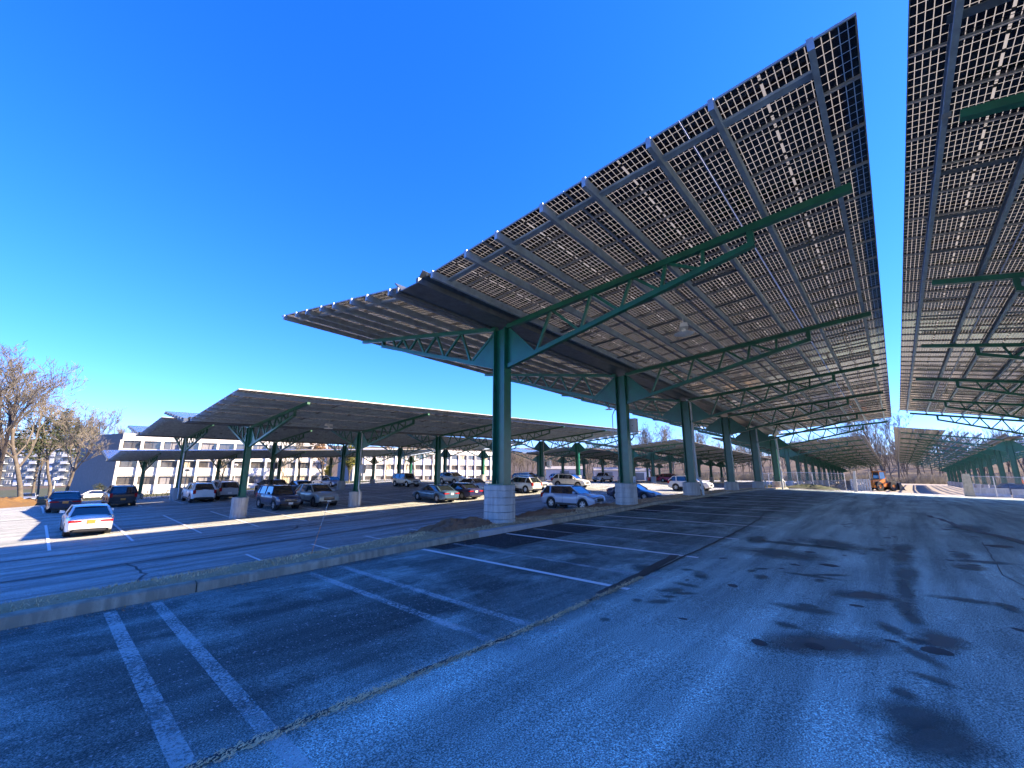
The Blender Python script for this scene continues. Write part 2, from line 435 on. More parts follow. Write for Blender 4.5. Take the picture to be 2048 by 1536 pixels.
for k, X in enumerate(new_x):
    stripe('stall_line', [(X+.02, min(yc(X)-.12, 7.82+.03*X)), (X, 2.93)], .105, M['mark'], .008, '', 'fresh white stall lines')
for X0, y1 in ((.84, 2.4), (1.27, 2.55), (3.22, 2.78), (3.78, 2.75), (6.55, 2.8), (-1.6, 3.), (-2.1, 3.), (9.6, 3.1), (12.3, 3.1), (-4.4, 3)):
    stripe('worn_stall_line', [(X0+.03, yc(X0)-.15), (X0-.03, y1)], .115, M['mark_old'], .006, '', 'worn old stall lines')
for k in range(-6, 16):
    X = 6.66+2.75*k
    if 0 <= k and X < 50: stripe('lower_stall_line', [(X, 16.2), (X, 21.2)], .11, M['mark_far'], .02, '', 'stall lines of the lower lot')
    if X < 50: stripe('lower_stall_line', [(X-.1, 28.1), (X-.1, 38.3)], .11, M['mark_far'], .02, '', 'stall lines of the lower lot')
    if X < 50: stripe('lower_stall_line', [(X-.1, 47.1), (X-.1, 57.)], .11, M['mark_far'], .02, '', 'stall lines of the lower lot')
# tar sealed cracks
rc = random.Random(11)
def wiggle(pts, amp, step=.35):
    out = []
    for a, c in zip(pts, pts[1:]):
        n = max(1, round(math.dist(a, c)/step))
        for i in range(n):
            t = i/n; out.append((a[0]+(c[0]-a[0])*t+rc.uniform(-amp, amp), a[1]+(c[1]-a[1])*t+rc.uniform(-amp, amp)))
    out.append(pts[-1]); return out
def crack(pts, w, amp, dz=.010, mat='tar', step=.35):
    stripe('sealed_crack', wiggle(pts, amp, step), w, M[mat], dz, '', 'cracks in the asphalt', step=.3)
crack([(-4, 3.12), (0, 3.14), (2, 3.1), (4, 3.06), (6, 3.1), (8, 3.16), (10, 3.2), (13, 3.32), (16, 3.5), (19, 3.9)], .045, .02)
crack([(5.2, 3.12), (7, 3.2), (8.4, 3.35)], .16, .03, .012)
crack([(4.2, -3.2), (7, -1.4), (10, -1.0), (14, -1.2)], .014, .012)
#crack([(5.0, 1.2), (5.1, 0), (5.6, -1), (5.3, -2.4)], .018, .03)
crack([(17, -1.2), (13.5, -2.1), (11.5, -3.4), (9.2, -3.9), (7.4, -4.4)], .22, .08, step=.5)
crack([(21, -.6), (17, -1.2)], .14, .08)
crack([(33.5, 9), (34, 3), (34.6, -3), (35, -12)], .35, .1, step=1)
crack([(-20, 26.4), (0, 26.6), (14, 26.3), (30, 26.5), (50, 26.2)], .13, .08, .02, step=1.2)
crack([(-20, 22.9), (0, 22.7), (14, 23.1), (28, 22.8)], .10, .06, .02, step=1.2)
crack([(-10, 18.6), (2, 18.4), (10, 18.9), (18, 18.5)], .10, .08, .02, step=1.2)
crack([(3.0, 22.7), (3.3, 20.5), (2.5, 18.4)], .08, .1, .02)
crack([(8, 25.2), (10.5, 25.8), (11, 26.8)], .07, .1, .02)
crack([(-10, 42.8), (5, 43.0), (20, 42.6), (40, 43)], .12, .1, .02, step=1.2)
for i in range(0):
    x, y = rc.uniform(3.5, 14), rc.uniform(-3.5, 2.4); a = rc.uniform(0, 3.1); pts = [(x, y)]
    for q in range(rc.randint(3, 6)):
        a += rc.uniform(-.7, .7); x += math.cos(a)*.45; y += math.sin(a)*.45; pts.append((x, y))
    crack(pts, .006, .012, .009)
    if i % 3 == 0: crack([pts[1], (pts[1][0]+.5, pts[1][1]-.5), (pts[1][0]+1.1, pts[1][1]-.6)], .005, .01, .009)
b = MB()
for i in range(2600):
    x = rc.uniform(-3, 22); y = yc(x)+(rc.uniform(-.35, -.02)*rc.random() if i % 3 == 0 else rc.uniform(.1, 1.6)); z = gz(x, y)+(.11 if y > yc(x) else .008)
    s_ = rc.uniform(.008, .022); a = rc.uniform(0, 6.28); c_, q_ = math.cos(a)*s_, math.sin(a)*s_; t = rc.uniform(-.008, .012)
    b.face([(x-c_, y-q_, z), (x+q_*.6, y-c_*.6, z+t), (x+c_, y+q_, z+.004), (x-q_*.6, y+c_*.6, z+t)])
tag(b.build('fallen_leaves', M['leafbits']), 'dead leaves scattered along the kerb', 'leaves', kind='stuff')
# debris and grit lying in the long joint
b = MB()
for i in range(5200):
    x = rc.uniform(-1.5, 6.4); 
    dens = .5+.5*math.sin(x*2.3)*math.sin(x*5.1+1)
    if rc.random() > .35+.65*dens: continue
    y = lerp(x, [(-4, 3.12), (0, 3.14), (2, 3.1), (4, 3.06), (6, 3.1), (8, 3.16)])+rc.gauss(-.02, .028)
    z = gz(x, y)+.012; a = rc.uniform(-.5, .5) if rc.random() < .6 else rc.uniform(0, 3.1); L = rc.uniform(.004, .035); w = rc.uniform(.0015, .004)
    dx, dy = math.cos(a)*L/2, math.sin(a)*L/2; e = (-math.sin(a)*w, math.cos(a)*w); t = rc.uniform(0, .012)
    b.face([(x-dx-e[0], y-dy-e[1], z), (x+dx-e[0], y+dy-e[1], z+t), (x+dx+e[0], y+dy+e[1], z+t), (x-dx+e[0], y-dy+e[1], z+.003)])
for i in range(40):
    x = 2.28+rc.gauss(0, .05); y = 3.08+rc.gauss(0, .03); z = gz(x, y); a = rc.uniform(0, 6.28); h = rc.uniform(.03, .11)
    b.face([(x, y, z), (x+.003, y+.003, z), (x+math.cos(a)*.04, y+math.sin(a)*.04, z+h)])
tag(b.build('joint_debris', M['dry']), 'dry grass and grit caught in the long asphalt joint', 'debris', kind='stuff')
# small pale stones and salt grains by the kerb
b = MB()
for i in range(230):
    if i % 2: x = rc.uniform(-1, 13); y = yc(x)-abs(rc.gauss(.1, .3))
    else: x = rc.uniform(-.5, 9); y = rc.uniform(2, 7.3)
    z = gz(x, y)+.006; q = rc.uniform(.0025, .006)
    b.hexa([(x-q, y-q, z-q), (x+q, y-q*.8, z-q), (x+q, y+q, z-q), (x-q, y+q*.7, z-q), (x-q*.5, y-q*.6, z+q*.7), (x+q*.6, y-q*.4, z+q*.6), (x+q*.5, y+q*.5, z+q*.7), (x-q*.4, y+q*.4, z+q*.5)])
tag(b.build('gravel', M['kerb_new']), 'scattered pale grit on the asphalt', 'gravel', kind='stuff')
# stains (x, y, half length, half width, angle, kind)
ST = [(5.49, 1.06, 0.16, 0.13, 1.2, 0), (6.24, 1, 0.41, 0.19, -1.49, 0), (6.41, 1.02, 0.16, 0.12, -1.37, 0), (6.04, 0.25, 0.32, 0.11, 0.4, 0), (5.81, 0.06, 0.16, 0.13, -0.13, 0), (5.38, 0.05, 0.33, 0.1, 0.6, 0), (4.89, 0.02, 0.19, 0.09, 1.13, 0), (4.46, 0.18, 0.14, 0.11, 0.5, 0), (5.14, 0.73, 0.77, 0.34, -0.86, 1), (7.37, 0.51, 0.44, 0.3, -1.01, 1), (5.96, -0.1, 0.42, 0.23, -0.01, 1), (11.44, 2.6, 0.77, 0.29, 0.18, 0), (11.68, 1.2, 1.11, 0.62, 0.55, 0), (9.85, 1.88, 1.07, 0.74, 1.48, 0), (11.54, 0.5, 0.31, 0.2, -0.01, 0), (12.12, 0.1, 0.8, 0.26, -0.05, 0), (10.97, 0.12, 1.32, 0.21, -0.02, 0), (9.22, 0.1, 1.11, 0.21, -0.02, 0), (7.93, 0.12, 0.86, 0.13, 0.04, 0), (7.11, 0.14, 0.45, 0.14, 0.1, 0), (6.61, 0.08, 0.4, 0.12, 0.16, 0), (17.18, -1.23, 1.27, 0.53, -0.05, 0), (11.75, -0.71, 0.64, 0.22, -0.03, 0), (10.46, -0.68, 0.4, 0.29, -0.1, 0), (7.79, -0.77, 0.28, 0.1, 0.15, 0), (4.09, 0.14, 0.44, 0.28, -0.36, 0), (3.85, 0.03, 0.44, 0.27, -0.6, 0), (7.93, 1.93, 0.16, 0.09, -0.2, 0), (7.6, 1.73, 0.24, 0.12, 0.14, 0), (7.9, 1.04, 0.16, 0.09, 0.02, 0), (8.18, 1.86, 0.16, 0.1, -0.58, 0), (8.14, 1.17, 0.51, 0.12, 1.55, 0), (8.39, 0.96, 0.39, 0.11, -0.91, 0), (7.03, 3.29, 0.37, 0.33, 0.75, 0), (7.13, 2.47, 0.34, 0.15, 0.45, 0), (5.42, 2.4, 0.22, 0.11, -0.71, 0), (6.02, 2.48, 0.26, 0.14, -0.6, 0), (5.98, 2.29, 0.24, 0.09, -0.83, 0), (5.29, 2.63, 0.1, 0.08, 0.25, 0), (4.42, 2.58, 0.09, 0.07, 0.03, 0), (5.71, 2.39, 0.13, 0.08, -1.02, 0), (6.42, 2.43, 0.24, 0.11, 1.42, 0), (7.35, 2.75, 0.14, 0.12, -0.56, 0), (7.46, 4.83, 0.42, 0.28, 0.76, 0), (11.24, 1.81, 1.14, 0.28, 1.49, 0), (7.9, -0.44, 0.48, 0.17, -1.55, 0), (11.18, -0.93, 0.54, 0.23, -1.27, 0), (13.06, 5.75, 0.56, 0.23, -1, 0)]
for i, (x, y, a, w, an, k) in enumerate(ST):
    b = MB(); n = 20; ca, sa = math.cos(an), math.sin(an); cen = (x, y, gz(x, y)+.004+.0004*(i % 4))
    ring = []
    for q in range(n):
        t = 2*math.pi*q/n; u, v = math.cos(t)*a, math.sin(t)*w
        X, Y = x+u*ca-v*sa, y+u*sa+v*ca; ring.append((X, Y, gz(X, Y)+.004+.0004*(i % 4)))
    for q in range(n):
        t0, t1 = 2*math.pi*q/n, 2*math.pi*(q+1)/n
        b.face([cen, ring[q], ring[(q+1) % n]], 0, [(0, 0), (math.cos(t0), math.sin(t0)), (math.cos(t1), math.sin(t1))])
    o = b.build('stain', M['stain_tan' if k else 'stain']); o['kind'] = 'structure'; o['group'] = 'stains on the asphalt'
rd = random.Random(41)
for i in range(70):
    x = rd.uniform(4.5, 17); y = rd.uniform(-3.5, 2.6)-.12*(x-10)*(x > 10); a = rd.uniform(.03, .11)*(1 if i % 5 else 2.2); w = a*rd.uniform(.5, 1); an = rd.uniform(0, 3.1)
    b = MB(); cen = (x, y, gz(x, y)+.0065); n = 14; ring = []
    for q in range(n):
        t = 2*math.pi*q/n; k_ = rd.uniform(.85, 1.15); u, v = math.cos(t)*a*k_, math.sin(t)*w*k_; X, Y = x+u*math.cos(an)-v*math.sin(an), y+u*math.sin(an)+v*math.cos(an); ring.append((X, Y, gz(X, Y)+.0065))
    for q in range(n):
        t0, t1 = 2*math.pi*q/n, 2*math.pi*(q+1)/n
        b.face([cen, ring[q], ring[(q+1) % n]], 0, [(0, 0), (math.cos(t0)*.8, math.sin(t0)*.8), (math.cos(t1)*.8, math.sin(t1)*.8)])
    o = b.build('oil_drip', M['drip']); o['kind'] = 'structure'; o['group'] = 'oil drips on the asphalt'
# fresh asphalt patches against the kerb
def patch(x0, x1, y0, y1):
    b = MB(); n = 12
    def fn(u, v):
        X = x0+(x1-x0)*u; Y = y0+(min(y1, yc(X)-.03)-y0)*v; return (X, Y, gz(X, Y)+.003)
    b.grid(n, 8, fn); o = b.build('asphalt_patch', M['asph_new']); o['kind'] = 'structure'; o['group'] = 'fresh asphalt patches'
patch(6.9, 10.9, 6.35, 9); patch(16.1, 19.2, 7.0, 9); patch(24.5, 27.5, 7.3, 9)
patch(5.95, 7.0, 7.2, 9)

# ------------------------------------------------------------------ solar canopies
KR, KL, D = .0754, .163, 8.25
def module_mesh():
    b = MB(); W, L = 1.118, 2.262
    b.face([(-W/2, -L/2, 0), (W/2, -L/2, 0), (W/2, L/2, 0), (-W/2, L/2, 0)], 0, [(0, 0), (1, 0), (1, 1), (0, 1)])
    t, h = .018, .035
    b.box(-W/2, W/2, -L/2, -L/2+t, -h, .004, 1); b.box(-W/2, W/2, L/2-t, L/2, -h, .004, 1)
    b.box(-W/2, -W/2+t, -L/2+t, L/2-t, -h, .004, 1); b.box(W/2-t, W/2, -L/2+t, L/2-t, -h, .004, 1)
    for x in (-.37, 0, .37): b.box(x-.03, x+.03, -.026, .026, -.024, -.004, 2)       # junction boxes on the centre line
    for x in (-W/2+.1, W/2-.1): b.bar((x, -.5, -.012), (x, .5, -.012), .006, m=2)
    return b
mm = module_mesh()
MODULE = mm.mesh('solar_panel', [M['cells'], M['alu'], M['black']])

def hsection(b, x, y, z0, z1, dep=.50, wid=.33, tf=.028, tw=.018):
    b.box(x-wid/2, x+wid/2, y-dep/2, y-dep/2+tf, z0, z1); b.box(x-wid/2, x+wid/2, y+dep/2-tf, y+dep/2, z0, z1)
    b.box(x-tw/2, x+tw/2, y-dep/2+tf, y+dep/2-tf, z0, z1)

RU = [2.05, 3.45, 4.67, 5.6, 6.5]; RL = [1.4, 3.0, 4.25, 5.35, 6.35]
LU = [2.05, 3.5, 4.75, 5.8, 6.6]; LLo = [1.47, 2.95, 4.2, 5.3, 6.3]

def canopy(label, group, Y0, Xn, Xf, cols, zc, s, ped, kl=.163, mode='full', left_rows=4, right_rows=4, wl=1., spouts=(), bands=True, plates=True, shaped=True):
    """Y0 valley line, zc chord height over the column at X=9.8, s slope along the row, ped(X) pedestal top"""
    zx = lambda X: zc+s*(X-9.8)
    root = empty('solar_canopy', (cols[0], Y0, gz(cols[0], Y0)), 0, label, 'solar canopy', group)
    off = Vector(root.location)
    def put(b, name, mat, smooth=None):
        o = b.build(name, mat, root, smooth); 
        o.matrix_parent_inverse = Matrix.Translation(-off); return o
    zr = lambda X, y: zx(X)+(KR*-y if y < 0 else kl*y)
    for ci, X in enumerate(cols):
        pt = ped(X); gr = gz(X, Y0)
        b = MB(); r = .48
        prof = [(r-.01, gr-.25)]; z = gr-.2
        k = 0
        while z < pt-.03:
            prof += [(r+.003*math.sin(k*2.1+ci), z), (r+.006*math.sin(k*1.3), z+.185), (r-.022, z+.195)]; z += .205; k += 1
        prof = [p for p in prof if p[1] < pt-.02]+[(r, pt-.015), (r-.02, pt), (0.001, pt)]
        b.lathe(prof, (X-.06, Y0+.02, 0), 28)
        put(b, 'pedestal', M['conc'], 40)
        b = MB(); hsection(b, X, Y0, pt+.03, zx(X)-.02); b.box(X-.26, X+.26, Y0-.34, Y0+.34, pt+.002, pt+.03)
        for sx_ in (-1, 1):
            for sy_ in (-1, 0, 1): b.tube([(X+.21*sx_, Y0+.29*sy_, pt), (X+.21*sx_, Y0+.29*sy_, pt+.14)], .014, 6)
        put(b, 'column', M['green'])
        for side in (-1, 1):
            b = MB(); k = KR if side < 0 else kl; end = 9.24 if side < 0 else 9.15*wl
            P = lambda y, z: (X, Y0+side*y, zx(X)+z)
            b.bar(P(.26, k*.26), P(end, k*end), .15, .15)
            U, Lo, ye, z0, z1 = (RU, RL, 7.45, -1.33, .17) if side < 0 else (LU, LLo, 7.35*wl, -1.27, .9)
            if side > 0: U = [u*wl for u in U]; Lo = [u*wl for u in Lo]
            zl = lambda y: z0+(z1-z0)*(y-.27)/(ye-.27)
            b.bar(P(.27, zl(.27)), P(ye+.05, zl(ye+.05)), .15, .13)
            b.bar(P(ye, zl(ye)+.05), P(ye, k*ye-.07), .13, .13)
            b.bar(P(.35, -.08), P(Lo[0]-.06, zl(Lo[0])+.07), .075)
            for i in range(len(U)):
                b.bar(P(U[i]-.05, k*U[i]-.07), P(Lo[i]+.06, zl(Lo[i])+.06), .075)
                if i+1 < len(Lo): b.bar(P(U[i]+.05, k*U[i]-.07), P(Lo[i+1]-.06, zl(Lo[i+1])+.06), .075)
            put(b, 'truss_arm', M['green'])
            if plates:
                b = MB(); t = .012; q = [P(.262, -.06), P(Lo[0]-.02, zl(Lo[0])+.03), P(.262, zl(.27)+.03)]
                b.hexa([(p[0]-t, p[1], p[2]) for p in (q[0], q[1], q[2], q[2])]+[(p[0]+t, p[1], p[2]) for p in (q[0], q[1], q[2], q[2])])
                put(b, 'gusset_plate', M['green'])
    # purlins in pairs under each module row
    for side, rows in ((-1, right_rows), (1, left_rows)):
        if mode == 'full': nrow = 4
        else: nrow = 4
        for r in range(nrow):
            base = (.40 if side < 0 else .62)+2.29*r*(wl if side > 0 else 1)
            for dy in (.50, 1.78):
                y = side*(base+dy*(wl if side > 0 else 1)); b = MB()
                z0, z1 = zr(Xn, y)+.08, zr(Xf, y)+.08
                a0, a1 = (Xn-.07, Y0+y), (Xf+.12, Y0+y)
                k = .035
                # open channel: web with two flanges
                b.bar((a0[0], a0[1]-.035, z0+.10), (a1[0], a1[1]-.035, z1+.10), .012, .20)
                b.bar((a0[0], a0[1]+.004, z0+.193), (a1[0], a1[1]+.004, z1+.193), .07, .012)
                b.bar((a0[0], a0[1]+.004, z0+.007), (a1[0], a1[1]+.004, z1+.007), .07, .012)
                b.bar((a0[0], a0[1]+.038, z0+.024), (a1[0], a1[1]+.038, z1+.024), .008, .03)
                b.box(a0[0]-.006, a0[0], a0[1]-.04, a0[1]+.042, z0+.0, z0+.202)
                for X in cols: b.box(X-.07, X+.07, Y0+y-.075, Y0+y+.05, zr(X, y)+.076, zr(X, y)+.1, 1)
                put(b, 'purlin', [M['galv'], M['alu']])
    # straps across the purlin pairs
    if bands:
        strips = []
        for side in (-1, 1):
            for r in range(4):
                base = (.40 if side < 0 else .62)+2.29*r*(wl if side > 0 else 1)
                y0, y1 = side*(base+.54), side*(base+1.74)
                for X in [c+8.25*q for c in cols[:-1] for q in (.25, .5, .75)]:
                    strips.append(((X, Y0+y0, zr(X, y0)+.17), (X, Y0+y1, zr(X, y1)+.17)))
        strips.sort(key=lambda q: Vector(q[0]).length)
        if mode == 'full':
            for a_, c_ in strips[:98]:
                b = MB(); b.bar(a_, c_, .15, .02); put(b, 'bridging_strap', M['galv_dark'])
            strips = strips[98:]
        b = MB()
        for a_, c_ in strips: b.bar(a_, c_, .15, .02)
        put(b, 'bridging_strap', M['galv_dark'])['kind'] = 'stuff'
        b = MB()
        for side in (-1, 1):
            y0, y1 = side*(.95 if side < 0 else 1.1), side*(9.05 if side < 0 else 9.0*wl); X = Xn+.48
            b.bar((X, Y0+y0, zr(X, y0)+.2), (X, Y0+y1, zr(X, y1)+.2), .14, .05)
        put(b, 'edge_strut', M['galv'])
    # gutter
    b = MB()
    def gut(X): 
        z = zx(X); return [(X, Y0-.62, z+.42), (X, Y0-.36, z+.13), (X, Y0+.36, z+.13), (X, Y0+.70, z+.46), (X, Y0+.66, z+.47), (X, Y0+.33, z+.16), (X, Y0-.33, z+.16), (X, Y0-.60, z+.44)]
    A_, B_ = gut(Xn-.15), gut(Xf)
    for i in range(8): b.face([A_[i], A_[(i+1) % 8], B_[(i+1) % 8], B_[i]])
    b.face(A_[:3]+A_[5:][:0]+[A_[6], A_[7]]); b.face([A_[2], A_[3], A_[4], A_[5]]); b.face([A_[2], A_[5], A_[6]])
    for yy in (-.45, .48): b.bar((Xn-.2, Y0+yy, zx(Xn)+.17), (Xf, Y0+yy, zx(Xf)+.17), .1, .16)
    put(b, 'gutter', M['galv_dark'])
    # modules
    n = int((Xf-Xn)/1.135); ex = Vector((1, 0, s)).normalized(); inst = []
    for side, rows in ((-1, right_rows), (1, left_rows)):
        k = KR if side < 0 else -kl
        ey = Vector((0, 1, -k if side < 0 else kl)).normalized(); ez = ex.cross(ey)
        rset = rows if isinstance(rows, (list, tuple)) else range(rows)
        for r in rset:
            yc_ = side*((.40 if side < 0 else .62)+2.29*r*(wl if side > 0 else 1)+1.14*(wl if side > 0 else 1))
            for i in range(n):
                X = Xn+1.135*(i+.5)
                P = Vector((X, Y0+yc_, zr(X, yc_)+.08+.205+.035))
                sc = (wl if side > 0 else 1)*2.29*math.sqrt(1+k*k)/2.262*.995
                inst.append(Matrix(((ex.x, ey.x*sc, ez.x, P.x), (ex.y, ey.y*sc, ez.y, P.y), (ex.z, ey.z*sc, ez.z, P.z), (0, 0, 0, 1))))
    if mode == 'full':
        inst.sort(key=lambda m: m.translation.length); near_i, rest = inst[:99], inst[99:]
        for m in near_i:
            o = bpy.data.objects.new('solar_panel', MODULE); COL.objects.link(o); o.parent = root
            o.matrix_parent_inverse = Matrix.Translation(-off); o.matrix_basis = m
    else: rest = inst
    if rest:
        b = MB()
        for m in rest:
            base = len(b.v); b.v += [tuple(m @ Vector(v)) for v in mm.v]
            fb = len(b.f)
            for fi, f in enumerate(mm.f):
                if mode != 'full' and fi > 24: break
                b.f.append(tuple(base+q for q in f)); b.m.append(mm.m[fi])
            b.uv[fb] = [(0, 0), (1, 0), (1, 1), (0, 1)]
        o = put(b, 'solar_panel', [M['cells'], M['alu'], M['black']])
        if mode == 'full' or True: o['kind'] = 'stuff'
    if mode == 'full':
        for qi, y in enumerate((-1.55, -3.7, -6.0, -8.35, 3.8)):
            b = MB()
            for ci, X in enumerate(cols[:4]):
                sg = .05+.07*((qi*7+ci*3) % 5)/4
                b.tube([(X+D*t/8, Y0+y+.05*math.sin(t*2+qi), zr(X+D*t/8, y)+.13-sg*4*(t/8)*(1-t/8)) for t in range(9)], .012, 5)
            put(b, 'string_cable', M['black'])
    # downspouts
    for X, sgn in spouts:
        gr = gz(X, Y0); pt = ped(X); y = Y0-.31*sgn; xx = X-.02*sgn
        b = MB(); pts = [(xx, Y0-.1*sgn, zx(X)+.14), (xx, y-.02*sgn, zx(X)-.15), (xx, y-.05*sgn, pt+.25), (xx, y-.22*sgn, pt+.06), (xx, Y0-.58*sgn, pt-.03), (xx, Y0-.60*sgn, gr+.3), (xx+.02, Y0-.62*sgn, gr+.12)]
        b.tube(pts, .062, 10); put(b, 'downspout', M['pvc'], 60)
    return root

D = 8.25
A_cols = [9.7+D*k for k in range(6)]
G1 = 'solar canopies over the parking rows'
canopy('long solar canopy nearest the camera, on green trusses with the fan-shaped light below', G1, 9.1, 6.15, 51.5, A_cols, 4.72, -.019, lambda X: lerp(X, [(9.7, -.33), (18, -.41), (26.2, -.48), (34.5, -.57), (42.7, -.64), (51, -.75)]), spouts=((26.2, 1), (42.7, 1), (50.95, 1)))
canopy('solar canopy at right edge, cut by the frame, its unseen near bay added for shade', G1, -10.15, .3, 51.5, [1.45]+A_cols, 4.42, -.019, lambda X: -.5, kl=.19, wl=.925)  # first bay lies above the frame, added to keep the foreground asphalt shaded
canopy('solar canopy across the lower lot with white fascia, behind the nearest canopy', G1, 33.1, 6.15, 51.8, A_cols, 3.18, .0285, lambda X: lerp(X, [(9.7, -1.54), (18, -1.40), (26.2, -1.05), (42.7, -.35), (51, -.2)]), mode='row', spouts=((9.7, -1), (17.95, 1), (42.7, 1)), wl=.86)
canopy('third solar canopy, partly behind the white-edged one, with bright blue left wing', G1, 52.1, 6.15, 51.5, A_cols, 3.42, .012, lambda X: lerp(X, [(9.7, -1.32), (18, -1.1), (51, -.1)]), mode='row', spouts=((9.7, 1),), wl=.9)
canopy('lowest and farthest solar canopy, in front of the white office building', G1, 73., 6.15, 51.5, A_cols, 1.62, .047, lambda X: gz(X, 73)+.75, mode='row', wl=.95)
G2 = 'solar canopies beyond the cross road'
colsA2 = [75.8+8.6*k for k in range(11)]
canopy('distant solar canopy beyond the cross road, behind the loader, left of the sky gap', G2, 11.9, 72, 163, colsA2, 3.9+.024*66, -.024, lambda X: gz(X, 11.9)+1.1, mode='row', bands=False)
canopy('distant half-finished canopy with open bright frame, right of the sky gap', G2, -10.4, 72, 163, colsA2, 3.86+.024*66, -.024, lambda X: gz(X, -10.4)+1.1, mode='row', left_rows=[2, 3], right_rows=0, bands=False)
canopy('distant solar canopy seen between the second and fourth green columns', G2, 33.0, 64, 130, [67.5+8.25*k for k in range(8)], 4.05+.021*58, -.021, lambda X: gz(X, 33)+1.1, mode='row', bands=False)
canopy('farthest solar canopy seen low through the column rows', G2, 52.0, 62, 128, [66+8.25*k for k in range(8)], 3.6+.01*58, -.01, lambda X: gz(X, 52)+1.1, mode='row', bands=False)
# ------------------------------------------------------------------ cars (local: +x forward, built around the middle of the wheelbase)
CARS = {
 # L, W, roof h, belt h, hood h at nose, hood h at screen, deck h, (x of: screen base, screen top, rear top, rear base), wheel r, wheel x front, rear, sill
 'sedan': dict(L=4.85, W=1.84, H=1.45, belt=.96, nose=.70, cowl=.97, deck=1.02, tail=.92, g=(1.0, .28, -1.05, -1.75), r=.335, wf=1.42, wr=-1.40, sill=.26),
 'suv': dict(L=4.65, W=1.88, H=1.69, belt=1.12, nose=.97, cowl=1.15, deck=1.13, tail=1.06, g=(1.12, .30, -1.72, -2.22), r=.375, wf=1.42, wr=-1.38, sill=.33),
 'bigsuv': dict(L=5.0, W=1.97, H=1.76, belt=1.17, nose=1.06, cowl=1.20, deck=1.17, tail=1.10, g=(1.15, .35, -1.95, -2.38), r=.40, wf=1.5, wr=-1.42, sill=.34),
 'boxy': dict(L=4.45, W=1.86, H=1.75, belt=1.13, nose=1.02, cowl=1.14, deck=1.14, tail=1.08, g=(.85, .55, -2.0, -2.14), r=.37, wf=1.36, wr=-1.36, sill=.38),
 'pickup': dict(L=5.7, W=1.98, H=1.85, belt=1.2, nose=1.08, cowl=1.2, deck=1.15, tail=1.15, g=(1.05, .5, -.75, -1.0), r=.40, wf=1.75, wr=-1.75, sill=.42),
}
